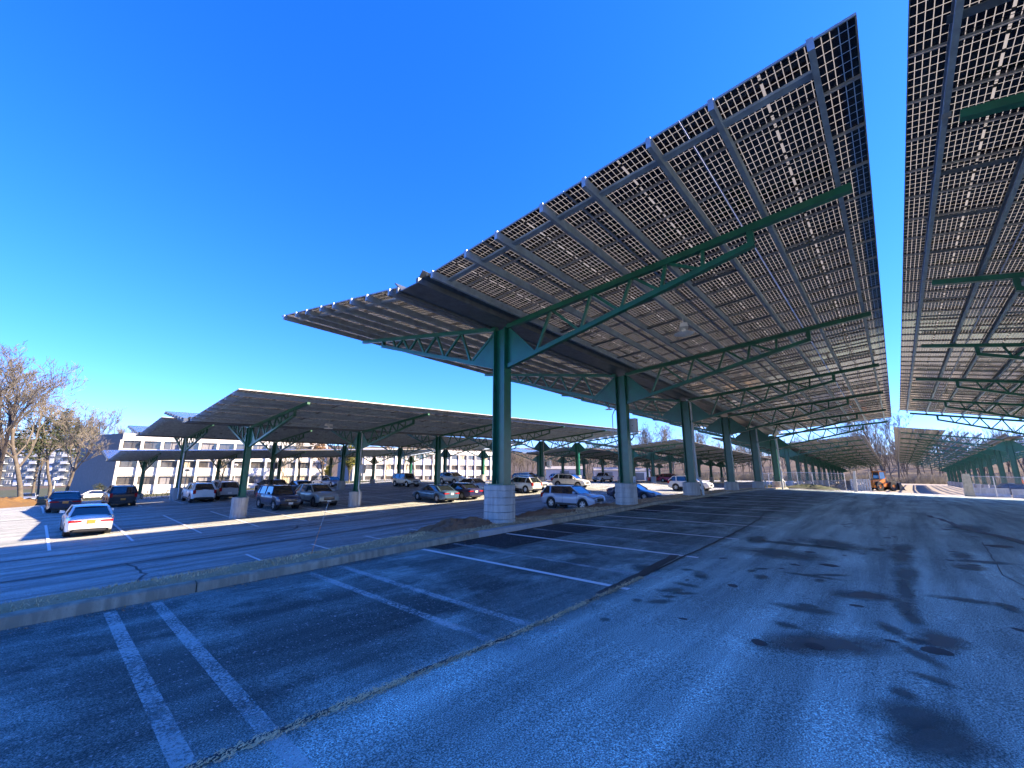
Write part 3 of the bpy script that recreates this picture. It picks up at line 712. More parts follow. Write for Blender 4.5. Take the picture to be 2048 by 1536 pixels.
def car(kind, color, label, X, Y, head, plate='w', rimdark=False, metal=.35, group='cars parked in the lot', dx=0):
    p = CARS[kind]; L, W, H = p['L'], p['W'], p['H']; hl, hw = L/2, W/2
    zs = [gz(X, Y+q) for q in (-1.4, 1.4)]
    z0 = (zs[0]+zs[1])/2
    rz = head+dx
    root = empty({'sedan': 'sedan', 'pickup': 'pickup_truck', 'boxy': 'boxy_suv'}.get(kind, 'suv'), (X, Y, z0+.0), rz, label, 'pickup truck' if kind == 'pickup' else 'car', group)
    root.rotation_euler = (0, -math.atan2(zs[1]-zs[0], 2.8)*(1 if math.sin(rz) > 0 else -1), rz)
    pm = paint('car_paint', color, metal)
    sill, belt = p['sill'], p['belt']; g = p['g']
    def hood(x):        # centre-line height of the lower body
        return lerp(x, [(-hl, p['tail']-.03), (-hl+.10, p['deck']), (g[3], p['deck']+.02), (g[3]+.3, belt+.02), (g[0]-.2, belt+.03), (g[0], p['cowl']), (hl-.35, p['nose']+.05), (hl-.04, p['nose']-.08), (hl, p['nose']-.20)])
    def half(x):        # plan half width
        t = abs(x)/hl; return hw*(1-.15*max(0, (t-.62)/.38)**2.2)
    n = 64; b = MB(); rows = []
    for i in range(n+1):
        x = -hl+L*i/n; w = half(x); top = hood(x); arch = sill
        for wx in (p['wf'], p['wr']):
            rr = p['r']*1.17; d = abs(x-wx)
            if d < rr: arch = max(arch, math.sqrt(rr*rr-d*d)+p['r'])
        e = max(0, (abs(x)-hl+.35)/.35); bot = max(arch, sill+.14*e*e)
        sh = min(belt-.02, top-.05); sh = max(sh, bot+.04); mid = bot+(sh-bot)*.55
        xo = .0
        ring = [(x, w-.10, bot), (x, w-.015, bot+.02), (x, w, mid), (x, w-.012, bot+(sh-bot)*.86), (x, w-.07, sh), (x, w*.62, top-.012), (x, 0, top+.012)]
        ring = ring+[(q[0], -q[1], q[2]) for q in ring[:-1][::-1]]
        rows.append(ring)
    k = len(rows[0])
    for rg in rows: b.v += rg
    for i in range(n):
        for j in range(k-1):
            q = i*k+j; b.f.append((q, q+1, q+k+1, q+k)); b.m.append(0)
    b.f.append(tuple(range(k))[::-1]); b.m.append(0); b.f.append(tuple(n*k+j for j in range(k))); b.m.append(0)
    # underside and wheel wells
    b.box(-hl+.25, hl-.25, -hw+.22, hw-.22, sill-.05, sill+.42, 1)
    for wx in (p['wf'], p['wr']):
        for s in (-1, 1): b.lathe([(.01, -.13*1), (p['r']*1.16, -.13), (p['r']*1.16, .12)] if s < 0 else [(p['r']*1.16, -.12), (p['r']*1.16, .13), (.01, .13)][::-1], (wx, s*(hw-.18), p['r']), 20, 1, 'y')
    o = b.build('body', [pm, M['black']], root, 32)
    # greenhouse
    bw, tw = hw-.09, hw-.27; zt = H-.045
    def G(x, w, z): return [(x, w, z), (x, -w, z)]
    pts = {'fb': (g[0], bw-.06, p['cowl']-.01), 'ft': (g[1], tw, zt), 'rt': (g[2], tw, zt-.03), 'rb': (g[3], bw-.05, p['deck']-.01)}
    cab = MB()
    F = lambda n_, s: (pts[n_][0], s*pts[n_][1], pts[n_][2])
    B0 = lambda x, s: (x, s*bw, belt-.03)
    mx = (g[1]+g[2])/2; mt = (mx, tw+.015, zt+.01)
    for s in (1, -1):
        q = [B0(g[0]-.22, s), F('ft', s), (mt[0], s*mt[1], mt[2]), F('rt', s), B0(g[3]+.12, s)]
        cab.face(q if s > 0 else q[::-1]); q = [F('fb', s), F('ft', s), B0(g[0]-.22, s)]; cab.face(q if s < 0 else q[::-1])
        q = [F('rb', s), F('rt', s), B0(g[3]+.12, s)]; cab.face(q)
    cab.face([F('fb', 1), F('fb', -1), (g[1], -tw, zt), (g[1], tw, zt)]); cab.face([F('rb', -1), F('rb', 1), F('rt', 1), F('rt', -1)])
    cab.build('windows', M['carglass'], root)
    # roof skin, curved
    rf = MB()
    def rfn(u, v):
        x = g[2]-.03+(g[1]-g[2]+.06)*u; y = (v*2-1); w = tw+.03
        crown = .045*math.sin(math.pi*u)**.6 if 0 < u < 1 else 0
        return (x, y*w, zt-.03*(1-u)+.012+crown+.03*(1-y*y))
    rf.grid(10, 8, rfn); rf.bar((g[2], tw+.012, zt-.02), (g[1], tw+.012, zt+.012), .05, .05); rf.bar((g[2], -tw-.012, zt-.02), (g[1], -tw-.012, zt+.012), .05, .05)
    # pillars belong to the roof shell
    for s in (1, -1):
        rf.bar((g[0]+.03, s*(bw-.03), p['cowl']-.02), (g[1], s*(tw+.008), zt), .07, .07)
        rf.bar((g[3]-.02, s*(bw-.02), p['deck']-.02), (g[2]-.01, s*(tw+.008), zt-.02), .12 if kind != 'sedan' else .1, .06)
        bx_ = (g[0]+g[2])/2+.1 if kind != 'pickup' else g[2]+.45
        rf.bar((bx_, s*(bw+.002), belt-.02), (bx_-.06, s*(tw+.014), zt), .045, .05, 1)
        if kind in ('suv', 'bigsuv', 'boxy'):
            rf.bar((g[2]+.42, s*(bw-.003), belt-.02), (g[2]+.36, s*(tw+.012), zt), .13, .05)
            rf.bar((g[2]+.15, s*(tw-.04), zt+.075), (g[1]-.25, s*(tw-.04), zt+.085), .03, .03, 1)
    rf.build('roof', [pm, M['black']], root, 40)
    # door seams, sill strip, handles
    for s in (1, -1):
        sm = MB()
        y = s*(hw-.004)
        for xx in (g[0]-.12, (g[0]+g[2])/2+.1, g[2]+.38):
            if abs(xx-p['wr']) > .25 and abs(xx-p['wf']) > .25: sm.box(xx-.006, xx+.006, y-.006, y+.006, sill+.1, belt-.1)
        sm.box(p['wr']+.5, p['wf']-.5, y-.02, y+.004, sill-.02, sill+.13)
        sm.build('side_trim', M['black'], root)
    for s in (1, -1):
        for xx in ((g[0]+g[2])/2+.25, g[2]+.55):
            hb = MB(); hb.box(xx-.09, xx+.09, s*hw-.012, s*hw+.016, belt-.2, belt-.165); hb.build('door_handle', [pm], root)
        mb = MB(); mx0 = g[0]-.32; mb.hexa([(mx0-.06, s*(hw-.03), belt+.02), (mx0+.1, s*(hw-.03), belt), (mx0+.1, s*(hw+.16), belt+.02), (mx0-.06, s*(hw+.18), belt+.03), (mx0-.05, s*(hw-.03), belt+.14), (mx0+.06, s*(hw-.03), belt+.14), (mx0+.06, s*(hw+.14), belt+.16), (mx0-.05, s*(hw+.16), belt+.17)])
        mb.build('wing_mirror', [pm], root)
    # wheels
    for wx in (p['wf'], p['wr']):
        for s in (1, -1):
            we = bpy.data.objects.new('wheel', None); COL.objects.link(we); we.parent = root; we.location = (wx, s*(hw-.12), p['r'])
            r = p['r']; tb = MB(); tb.lathe([(r*.62, -.1), (r*.93, -.11), (r, -.08), (r, .08), (r*.93, .11), (r*.62, .1), (r*.62, -.1)], (0, 0, 0), 26, 0, 'y')
            tb.build('tyre', M['rubber'], we, 45)
            rb = MB(); so = s*.085; rb.lathe([(r*.64, -.09), (r*.64, .09), (r*.58, s*.095)], (0, 0, 0), 24, 0, 'y')
            for q in range(5):
                a = q*math.tau/5+.3; ca, sa = math.cos(a), math.sin(a); c2, s2 = math.cos(a+.25), math.sin(a+.25)
                rb.bar((ca*.03, so, sa*.03), (c2*r*.6, so, s2*r*.6), .045, .02, up=(0, 1, 0)); c2, s2 = math.cos(a-.25), math.sin(a-.25)
                rb.bar((ca*.03, so, sa*.03), (c2*r*.6, so, s2*r*.6), .045, .02, up=(0, 1, 0))
            rb.lathe([(.001, so+s*.012), (.06, so+s*.012), (.07, so)], (0, 0, 0), 12, 0, 'y')
            rb.lathe([(.001, so-s*.06), (r*.6, so-s*.06)], (0, 0, 0), 20, 1, 'y')
            rb.build('rim', [M['rim_dark'] if rimdark else M['rim'], M['black']], we, 40)
    # lamps, grille, bumpers, plates
    nz = p['nose']
    for s in (1, -1):
        lb = MB(); y0, y1 = s*(hw*.52), s*(half(hl-.1)-.03)
        lb.hexa([(hl-.06, y0, nz-.26), (hl-.09, y0, nz-.13), (hl-.30, y1, nz-.09), (hl-.26, y1, nz-.24), (hl+.006, y0, nz-.26), (hl-.03, y0, nz-.13), (hl-.2, y1+s*.025, nz-.09), (hl-.15, y1+s*.025, nz-.24)])
        lb.build('headlight', M['lamp'], root, 40)
        tl = MB(); zt0, zt1 = (p['tail']-.19, p['tail']-.08) if kind == 'sedan' else (p['tail']-.28, p['tail']+.06)
        y0 = s*(hw*(.38 if kind == 'sedan' else .72)); y1 = s*(half(hl-.1)-.01)
        tl.hexa([(-hl+.07, y0, zt0+.02), (-hl+.07, y0, zt1-.01), (-hl+.34, y1+s*.03, zt1), (-hl+.34, y1+s*.03, zt0), (-hl-.03, y0, zt0+.03), (-hl-.03, y0, zt1-.02), (-hl-.005, y1+s*.03, zt1), (-hl-.005, y1+s*.03, zt0)])
        tl.build('taillight', M['tail'], root, 40)
    gb = MB(); gb.box(hl-.05, hl+.012, -hw*.46, hw*.46, nz-.42, nz-.18)
    gb.box(hl-.12, hl+.006, -hw*.7, hw*.7, sill+.02, sill+.13)
    gb.build('grille', M['black'], root)
    if kind in ('suv', 'bigsuv', 'boxy', 'pickup'):
        cb = MB(); cb.box(hl-.02, hl+.02, -hw*.48, hw*.48, nz-.30, nz-.28); cb.box(hl-.02, hl+.02, -hw*.48, hw*.48, nz-.22, nz-.2); cb.build('grille_bar', M['chrome'], root)
    bb = MB(); bb.box(-hl-.02, -hl+.1, -hw*.66, hw*.66, sill+.03, sill+.16); bb.build('rear_bumper_insert', M['black'], root)
    for x_, nm in ((hl+.025, 0), (-hl-.02, 1)):
        pb = MB(); zc_ = nz-.5 if nm == 0 else (p['tail']-.17 if kind == 'sedan' else p['tail']-.42)
        pb.box(x_-.012, x_+.012, -.16, .16, zc_-.08, zc_+.08); pb.build('licence_plate', M['plate_y' if plate == 'y' else 'plate_w'], root)
    if kind == 'sedan':
        tb = MB(); tb.box(-hl-.008, -hl+.05, -hw*.38, hw*.38, p['tail']-.09, p['tail']-.075); tb.build('boot_trim', M['chrome'], root)
    if kind == 'pickup':
        fb = MB(); fb.box(-hl+.1, g[3]-.25, -hw+.12, hw-.12, 1.165, 1.175); fb.build('cargo_bed', M['black'], root)
    return root
UP, DN = R(90), R(-90)
WH, SV, NV, BK, GR, BL = (.78, .77, .74), (.42, .44, .47), (.015, .035, .09), (.012, .012, .015), (.12, .125, .13), (.035, .09, .16)
car('sedan', WH, 'white sedan with orange plate, alone in the sunlit strip at the left', 2.45, 33.7, UP, 'y', metal=0)
car('sedan', (.02, .02, .045), 'dark blue sedan seen from behind, left of the black SUV', 2.05, 49.0, UP, 'y')
car('suv', BK, 'black SUV seen from behind, between the dark sedan and the white SUV', 5.4, 50.3, UP, 'y')
car('suv', WH, 'white SUV with round red taillights, beside the third canopy pedestal', 10.7, 49.0, UP, metal=0)
car('suv', WH, 'white SUV facing out, partly hidden behind the white SUV with red taillights', 14.3, 55.2, DN, metal=0)
car('boxy', NV, 'navy blue off-road SUV facing the camera beside the left white pedestal', 13.35, 36.75, DN, dx=.05)
car('suv', (.36, .40, .38), 'silver crossover facing the camera, beside the navy off-road SUV', 16.35, 36.7, DN, rimdark=True)
car('suv', SV, 'silver SUV behind the navy off-road SUV', 13.0, 50.3, UP)
car('sedan', BL, 'blue sedan behind the silver crossover', 20.2, 50.0, UP)
car('suv', BK, 'dark SUV just behind the gap between navy and silver cars', 17.3, 50.2, UP)
car('boxy', (.58, .54, .46), 'beige boxy off-roader alone in the second lower row', 34.2, 49.9, DN)
car('sedan', (.08, .15, .22), 'steel blue hatchback sedan, its bright rear facing the aisle', 24.8, 31.6, UP, metal=.5)
car('sedan', (.03, .03, .09), 'very dark blue sedan parked just right of the steel blue one', 27.9, 31.8, UP)
car('sedan', (.45, .46, .46), 'pale grey sedan facing the camera behind the very dark sedan', 34.2, 36.4, DN)
car('suv', (.5, .52, .5), 'silver SUV behind a green column, left of the pale grey sedan', 41.8, 49.2, DN)
car('suv', (.62, .6, .54), 'champagne SUV with tall red taillights, right of the nearest pedestal', 36.9, 31.6, UP)
car('suv', (.45, .42, .36), 'tan wagon facing the camera beside the champagne SUV', 40.1, 33.0, DN)
car('suv', (.76, .73, .66), 'cream SUV above the roof of the large silver SUV', 45.9, 31.0, DN, metal=0, dx=.12)
car('bigsuv', (.33, .38, .48), 'large silver SUV nose to the bank between the first two pedestals', 28.85, 19.35, DN)
car('sedan', (.02, .04, .10), 'dark blue car nose to the bank just right of the second pedestal', 38.2, 18.7, DN)
car('suv', (.74, .75, .78), 'white crossover behind the column with the grey downpipe', 51.3, 18.0, DN, metal=0)
car('suv', (.2, .35, .6), 'blue SUV far off beside the grey sheds', 78., 55.5, DN)
car('pickup', (.7, .72, .78), 'pale pickup truck far off, left of the second column', 77, 44.2, R(180), metal=0)
car('sedan', (.3, .33, .38), 'tiny silver car coming down the far road at the left', .3, 108.5, DN)
car('sedan', WH, 'white car far off on the road behind the dark sedan', 7.2, 98., R(180), metal=0)
car('sedan', (.25, .33, .5), 'small blue-silver car facing out, left of the middle white pedestal', 29.0, 60.5, DN)
car('pickup', (.6, .65, .72), 'white pickup truck far off among the middle columns', 33.5, 73.0, UP, metal=0)
car('sedan', (.02, .02, .03), 'dark car seen partly behind the barrier at the right edge', 71, -8.9, R(90))
car('suv', (.35, .03, .08), 'maroon SUV far off between the fourth and fifth columns', 84, 33., DN)
fk = [(88, 37, (.5, .05, .05), 'small red car'), (92, 33.5, WH, 'small white car'), (97, 36, BK, 'small black car'), (66, 56, BK, 'black car'), (70, 56, GR, 'grey car'), (60, 49.5, BL, 'blue car')]
pl = ['far off under the distant canopy, left of a white one', 'far off under the distant canopy, right of a red one', 'far off under the distant canopy', 'in the distant rows behind the champagne SUV', 'in the distant rows behind the tan wagon', 'showing only its roof behind the champagne SUV']
for (x, y, c_, n_), q in zip(fk, pl): car('suv' if x < 70 else 'sedan', c_, n_+' '+q, x, y, DN)
car('suv', BK, 'black car parked behind the third pedestal, past the bicycles', 14.4, 63.4, DN)

# ------------------------------------------------------------------ bicycles by the low wall
def bicycle(x, y, rz, label):
    root = empty('bicycle', (x, y, gz(x, y)+.02), rz, label, 'bicycle', 'bicycles along the verge')
    for wx in (-.52, .52):
        b = MB(); b.tube([(wx+.33*math.cos(a), 0, .34+.33*math.sin(a)) for a in [math.tau*k/18 for k in range(19)]], .022, 5)
        for k in range(6): a = math.tau*k/6; b.tube([(wx, 0, .34), (wx+.32*math.cos(a), 0, .34+.32*math.sin(a))], .004, 3)
        b.build('wheel', M['rubber'], root)
    b = MB()
    for p_, q_ in (((-.52, .34), (-.1, .34)), ((-.52, .34), (-.22, .78)), ((-.1, .34), (-.22, .84)), ((-.1, .34), (.38, .80)), ((-.2, .76), (.36, .86)), ((.52, .34), (.36, .95))):
        b.tube([(p_[0], 0, p_[1]), (q_[0], 0, q_[1])], .02, 6)
    b.build('frame', M['iron'], root)
    b = MB(); b.box(-.34, -.1, -.06, .06, .84, .89); b.build('saddle', M['black'], root)
    b = MB(); b.tube([(.36, 0, .94), (.36, -.25, 1.0)], .015, 6); b.tube([(.36, 0, .94), (.36, .25, 1.0)], .015, 6); b.build('handlebar', M['iron'], root)
for k, (x, y) in enumerate(((8.2, 66.9), (9.7, 66.4), (11.6, 66.5), (12.9, 66.1))):
    bicycle(x, y, .2+.15*k, ['bicycle nearest the black SUV, on the verge', 'bicycle just left of the slim far column', 'bicycle just right of the slim far column', 'bicycle beside the black car behind the third pedestal'][k])

# ------------------------------------------------------------------ fixtures
def fixture(x, y, z, label):
    root = empty('canopy_light', (x, y, z), .4, label, 'light', 'lights under the canopies')
    b = MB(); b.hexa([(-.28, -.13, -.03), (.28, -.13, -.03), (.28, .13, -.03), (-.28, .13, -.03), (-.24, -.1, .12), (.24, -.1, .12), (.24, .1, .12), (-.24, .1, .12)]); b.tube([(0, 0, .12), (0, 0, .36)], .012, 6); b.build('driver_box', M['white_fix'], root)
    b = MB(); b.lathe([(.001, -.16), (.06, -.16), (.06, -.02)], n=12); b.build('stem', M['white_fix'], root)
    b = MB(); b.lathe([(.001, -.21), (.28, -.21), (.31, -.19), (.26, -.17), (.001, -.15)], n=26); b.build('lamp_disc', M['white_fix'], root, 50)
fixture(13.35, 4.47, 4.62, 'white disc light hanging under the nearest canopy')
fixture(29.3, 16.0, 5.13, 'small disc light under the left wing of the nearest canopy')
fixture(13.3, 29.0, 3.3, 'white disc light under the white-edged canopy')
def ebox(x, y, z, label, s=1., mat='box_grey'):
    root = empty('electrical_box', (x, y, z), 0, label, 'electrical box', 'electrical boxes on the columns')
    b = MB(); b.box(-.17*s, .17*s, -.62*s, -.12*s, -.42*s, .42*s); b.build('cabinet', M[mat], root)
    b = MB(); b.box(-.05, .05, -.13*s, .22, -.3*s, .3*s); b.build('bracket', M['iron'], root)
    b = MB(); b.tube([(0, -.35*s, -.42*s), (0, -.35*s, -.75*s), (.0, -.1*s, -1.0*s)], .035, 6); b.tube([(.1*s, -.5*s, -.42*s), (.1*s, -.5*s, -.6*s)], .03, 6); b.build('conduit', M['pvc'], root)
    b = MB(); b.box(-.18*s, -.165*s, -.42*s, -.36*s, -.08*s, -.02*s); b.build('lock', M['black'], root)
ebox(18.15, 8.98, 2.2, 'grey electrical box strapped high on the second green column', .72)
ebox(17.95, 32.6, .4, 'grey electrical box on the column beside the middle white pedestal', .8)
ebox(42.8, 32.4, 1.2, 'pale electrical box on a column left of the second green column', .95, 'white_fix')
ebox(17.95, 51.6, .9, 'dark box on the far column left of the navy SUV', .8, 'iron')
# conduit on the left of column two
b = MB(); b.tube([(17.9, 9.42, 3.1), (17.9, 9.62, 2.7), (17.9, 9.62, 1.7), (17.9, 9.42, 1.3)], .02, 6); tag(b.build('cable_conduit', M['pvc']), 'thin bowed cable on the left side of the second column', 'cable')
# marker stake by the kerb
mx_, my_ = 3.72, 8.35; mz = near(mx_, my_)+.1
root = empty('marker_stake', (mx_, my_, mz), 0, 'thin orange and white marker stake leaning beside the kerb', 'marker stake')
b = MB(); b.tube([(0, 0, 0), (.12, -.03, .5)], .0035, 6); b.build('lower_rod', M['orange'], root)
b = MB(); b.tube([(.12, -.03, .5), (.22, -.05, .95)], .003, 6); b.build('upper_rod', M['pvc'], root)

# ------------------------------------------------------------------ buildings
def building(name, label, C, az, length, zb, zt, left_pt=None, depth=22, bays=None, rows=((6.34, 4.8), (2.62, 1.25), (-.45, -2.0)), cat='building'):
    ca, sa = math.cos(az), math.sin(az); nx_, ny_ = sa, -ca     # outward normal (towards the camera)
    root = empty(name, (C[0], C[1], zb), 0, label, cat); off = Vector(root.location)
    def P(u, w, z): return (C[0]+ca*u+nx_*w-off.x, C[1]+sa*u+ny_*w-off.y, z-off.z)
    def slab(b, u0, u1, w0, w1, z0, z1, m=0): b.hexa([P(u0, w0, z0), P(u1, w0, z0), P(u1, w1, z0), P(u0, w1, z0), P(u0, w0, z1), P(u1, w0, z1), P(u1, w1, z1), P(u0, w1, z1)], m)
    nb = bays; bw = length/nb
    b = MB()
    bands = [(zt, rows[0][0])]+[(rows[i][1], rows[i+1][0]) for i in range(len(rows)-1)]+[(rows[-1][1], zb-1)]
    for z1, z0 in bands: slab(b, 0, length, -.45, 0, z0, z1)
    for z1, z0 in bands[1:-1]: slab(b, 0, length, 0.003, .12, z0+.25, z0+.33)
    b.build('facade_wall', M['bwhite'], root)
    b = MB()
    lp = left_pt or (C[0]-nx_*-0-nx_*depth, C[1]-ny_*depth)
    e = (C[0]+ca*length-nx_*depth, C[1]+sa*length-ny_*depth)
    q = [(C[0]-off.x, C[1]-off.y), (lp[0]-off.x, lp[1]-off.y)]
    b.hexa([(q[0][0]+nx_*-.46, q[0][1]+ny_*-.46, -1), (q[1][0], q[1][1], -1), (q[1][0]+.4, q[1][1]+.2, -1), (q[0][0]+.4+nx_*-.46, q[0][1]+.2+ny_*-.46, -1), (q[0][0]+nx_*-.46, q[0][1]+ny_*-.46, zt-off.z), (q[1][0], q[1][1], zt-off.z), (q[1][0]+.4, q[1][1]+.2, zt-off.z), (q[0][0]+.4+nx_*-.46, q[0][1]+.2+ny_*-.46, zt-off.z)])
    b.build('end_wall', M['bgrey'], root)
    b = MB(); b.face([P(.2, -.46, zt-.15), P(length, -.46, zt-.15), (e[0]-off.x, e[1]-off.y, zt-.15-off.z), (lp[0]-off.x, lp[1]-off.y, zt-.15-off.z)]); 
    slab(b, length-.3, length, -depth, -.46, zb-1, zt-.2); slab(b, 1, length, -1.2, -1., zb-1, zt-.3)
    b.build('roof', M['roofgrey'], root)
    for i in range(nb+1):
        b = MB(); u = i*bw; slab(b, u-.22, u+.22, .004, .42, zb-1, rows[0][0]+.1); b.build('pillar', M['bwhite'], root)
    rb = random.Random(5)
    for i in range(nb):
        for (z1, z0) in rows:
            b = MB(); u0, u1 = i*bw+.24, (i+1)*bw-.24
            slab(b, u0, u1, -.3, -.24, z0, z0+.06); slab(b, u0, u1, -.3, -.24, z1-.06, z1); slab(b, u0, u0+.05, -.3, -.24, z0+.06, z1-.06); slab(b, u1-.05, u1, -.3, -.24, z0+.06, z1-.06)
            slab(b, (u0+u1)/2-.03, (u0+u1)/2+.03, -.3, -.24, z0+.06, z1-.06)
            w = b.build('window', M['iron'], root)
            b = MB(); slab(b, u0, u1, -.34, -.31, z0, z1); pn = b.build('pane', M['bglass'], w)
            if rb.random() < .55:
                b = MB(); f = rb.uniform(.3, .9); a0 = rb.uniform(0, 1-f) ; slab(b, u0+(u1-u0)*a0, u0+(u1-u0)*(a0+f), -.308, -.304, z0+.05, z1-.05); b.build('blind', M['bgrey' if rb.random() < .7 else 'wood_pale'], w)
    return root
building('office_building', 'white three-storey office with vertical pillars, behind the left canopies', (10.7, 110), R(-15), 36.6, -3.6, 7.75, left_pt=(5.6, 127), bays=12)
building('office_building', 'farther white office wing with pillars, seen between the middle columns', (62, 117), R(-15), 52, -3.2, 7.6, bays=17, rows=((6.2, 4.7), (2.8, 1.3), (-.6, -2.1)))
# apartment block
def apartments():
    x0, y0, x1, y1 = -22, 296, 14.5, 262; L = math.hypot(x1-x0, y1-y0); ux, uy = (x1-x0)/L, (y1-y0)/L; nx_, ny_ = uy, -ux
    root = empty('apartment_block', (x0, y0, -6), 0, 'grey apartment block with white balconies behind the bare trees at far left', 'building')
    def P(u, w, z): return (ux*u+nx_*w, uy*u+ny_*w, z)
    def slab(b, u0, u1, w0, w1, z0, z1): b.hexa([P(u0, w0, z0), P(u1, w0, z0), P(u1, w1, z0), P(u0, w1, z0), P(u0, w0, z1), P(u1, w0, z1), P(u1, w1, z1), P(u0, w1, z1)])
    b = MB(); slab(b, 0, L, -14, 0, 0, 16.3); b.build('wall', M['agrey'], root)
    b = MB(); slab(b, -.4, L+.4, -14.4, .4, 16.3, 16.8); b.build('roof', M['awhite'], root)
    for i in range(8):
        for f in range(5):
            u = 2.2+i*6.1; z = 1.2+f*3.05
            b = MB(); slab(b, u, u+1.1, .003, .12, z+.6, z+2.1); slab(b, u+1.35, u+2.4, .003, .12, z+.6, z+2.1); w = b.build('window', M['awhite'], root)
            b = MB(); slab(b, u+.12, u+.98, .12, .14, z+.72, z+1.98); slab(b, u+1.47, u+2.28, .12, .14, z+.72, z+1.98); b.build('pane', M['bglass'], w)
            if i % 2 == 0:
                b = MB(); slab(b, u+3, u+5.6, .003, 1.5, z-.1, z+.1); slab(b, u+3, u+5.6, 1.4, 1.5, z+.1, z+1.); b.build('balcony', M['awhite'], root)
            else:
                b = MB(); slab(b, u+3.4, u+5, .003, .1, z, z+2.2); b.build('door', M['awhite'], root)
apartments()
# sheds beyond the rows
def shed(x, y, rz, L, W, H, label, mat='shed'):
    root = empty('storage_shed', (x, y, gz(x, y)), rz, label, 'shed', 'sheds beyond the far rows')
    b = MB()
    for k in range(int(L/.5)): b.box(-L/2+k*.5, -L/2+k*.5+.44, -W/2-.03, W/2+.03, 0, H)
    b.box(-L/2+.02, L/2-.02, -W/2, W/2, 0, H); b.build('wall', M[mat], root)
    b = MB(); b.hexa([(-L/2-.3, -W/2-.3, H), (L/2+.3, -W/2-.3, H), (L/2+.3, 0, H+1.), (-L/2-.3, 0, H+1.), (-L/2-.3, -W/2-.3, H+.1), (L/2+.3, -W/2-.3, H+.1), (L/2+.3, 0, H+1.1), (-L/2-.3, 0, H+1.1)])
    b.hexa([(-L/2-.3, 0, H+1.), (L/2+.3, 0, H+1.), (L/2+.3, W/2+.3, H), (-L/2-.3, W/2+.3, H), (-L/2-.3, 0, H+1.1), (L/2+.3, 0, H+1.1), (L/2+.3, W/2+.3, H+.1), (-L/2-.3, W/2+.3, H+.1)]); b.build('roof', M['roofgrey'], root)
    b = MB(); b.box(-1.5, 1.5, -W/2-.09, -W/2-.035, 0, H-.5); b.build('door', M['agrey'], root)
shed(118, 82, R(-55), 12, 6, 3.4, 'ribbed grey metal shed behind the distant blue SUV')
shed(132, 74, R(-55), 9, 6, 3.2, 'dark-doored shed right of the ribbed grey one', 'box_grey')
shed(139, 66, R(-55), 7, 5, 3.0, 'cream shed left of the pale pickup truck', 'white_fix')
# ------------------------------------------------------------------ trees
def branch_mesh(seed, H, trunk_r, spread, levels=5, twig=.02, lean=.0, first=.3, nsub=(3, 5), needles=None, fork=False, up=.35):
    rr = random.Random(seed); tb, cb, lf = MB(), MB(), MB()
    def grow(p, d, L, r, lev):
        n = 4 if lev < 2 else 3; pts = [p]; rads = [r]; q = Vector(p); dd = Vector(d)
        seg = 5 if lev == 0 else (4 if lev < 3 else 2)
        for i in range(seg):
            dd = (dd+Vector((rr.gauss(0, .09+.05*lev), rr.gauss(0, .09+.05*lev), rr.gauss(.05, .07)))).normalized()
            q = q+dd*L/seg; pts.append(q.copy()); rads.append(max(twig*.5, r*(1-.6*(i+1)/seg)))
        (tb if lev <= 1 else cb).tube(pts, rads, 8 if lev == 0 else (5 if lev < 2 else 3), cap=False)
        if needles and lev >= 2:
            for i in range(needles):
                c = pts[rr.randrange(1, len(pts))]; s = .28
                v = [c+Vector((rr.gauss(0, s), rr.gauss(0, s), rr.gauss(0, s*.5))) for _ in range(3)]
                ctr = (v[0]+v[1]+v[2])/3; lf.face([ctr+(x-ctr)*.45 for x in v])
        if lev >= levels: return
        k = rr.randint(*nsub)+(4 if lev == 0 else 0)
        for i in range(k):
            t = first+(1-first)*((i+rr.random())/k) if lev == 0 else .25+.75*((i+rr.random())/k)
            j = min(len(pts)-2, int(t*(len(pts)-1))); f = t*(len(pts)-1)-j; base = pts[j].lerp(pts[j+1], f)
            a = rr.uniform(0, math.tau); tang = (pts[j+1]-pts[j]).normalized()
            side = tang.orthogonal().normalized(); side.rotate(Matrix.Rotation(a, 3, tang))
            nd = (tang*(1-spread)+side*spread+Vector((0, 0, up))).normalized()
            rb = (rads[j]+(rads[j+1]-rads[j])*f)*rr.uniform(.5, .75)
            ln = L*rr.uniform(.38, .62)*(1.25-.55*t if lev == 0 else 1)
            grow(base, nd, ln, max(rb, twig), lev+1)
    grow(Vector((0, 0, -.2)), Vector((lean, 0, 1)).normalized(), H*.78, trunk_r, 0)
    return tb, cb, lf
TREES = {}
def tree_kind(key, name, bark, twigm, leafm=None, **kw):
    tb, cb, lf = branch_mesh(**kw)
    TREES[key] = (name, tb.mesh('trunk', M[bark], 60), cb.mesh('crown', M[twigm]), lf.mesh('needles', M[leafm]) if leafm else None)
def tree(key, x, y, s, label, rz=None, group=None, z=None):
    name, tm, cm, lm = TREES[key]
    root = empty(name, (x, y, (gz(x, y) if z is None else z)-.05), rnd.uniform(0, 6.28) if rz is None else rz, label, 'tree', group)
    for nm, me in (('trunk', tm), ('crown', cm), ('needles', lm)):
        if me is None: continue
        o = bpy.data.objects.new(nm, me); COL.objects.link(o); o.parent = root; o.scale = (s, s, s)
    return root
tree_kind('bareA', 'bare_tree', 'bark_d', 'twig_p', seed=3, H=20, trunk_r=.34, spread=.52, levels=5, twig=.024, nsub=(4, 5))
tree_kind('bareB', 'bare_tree', 'bark', 'twig', seed=8, H=18, trunk_r=.30, spread=.5, levels=5, twig=.022, nsub=(4, 5))
tree_kind('bareC', 'bare_tree', 'bark', 'twig_p', seed=21, H=19, trunk_r=.25, spread=.44, levels=5, twig=.024, nsub=(3, 5), first=.4)
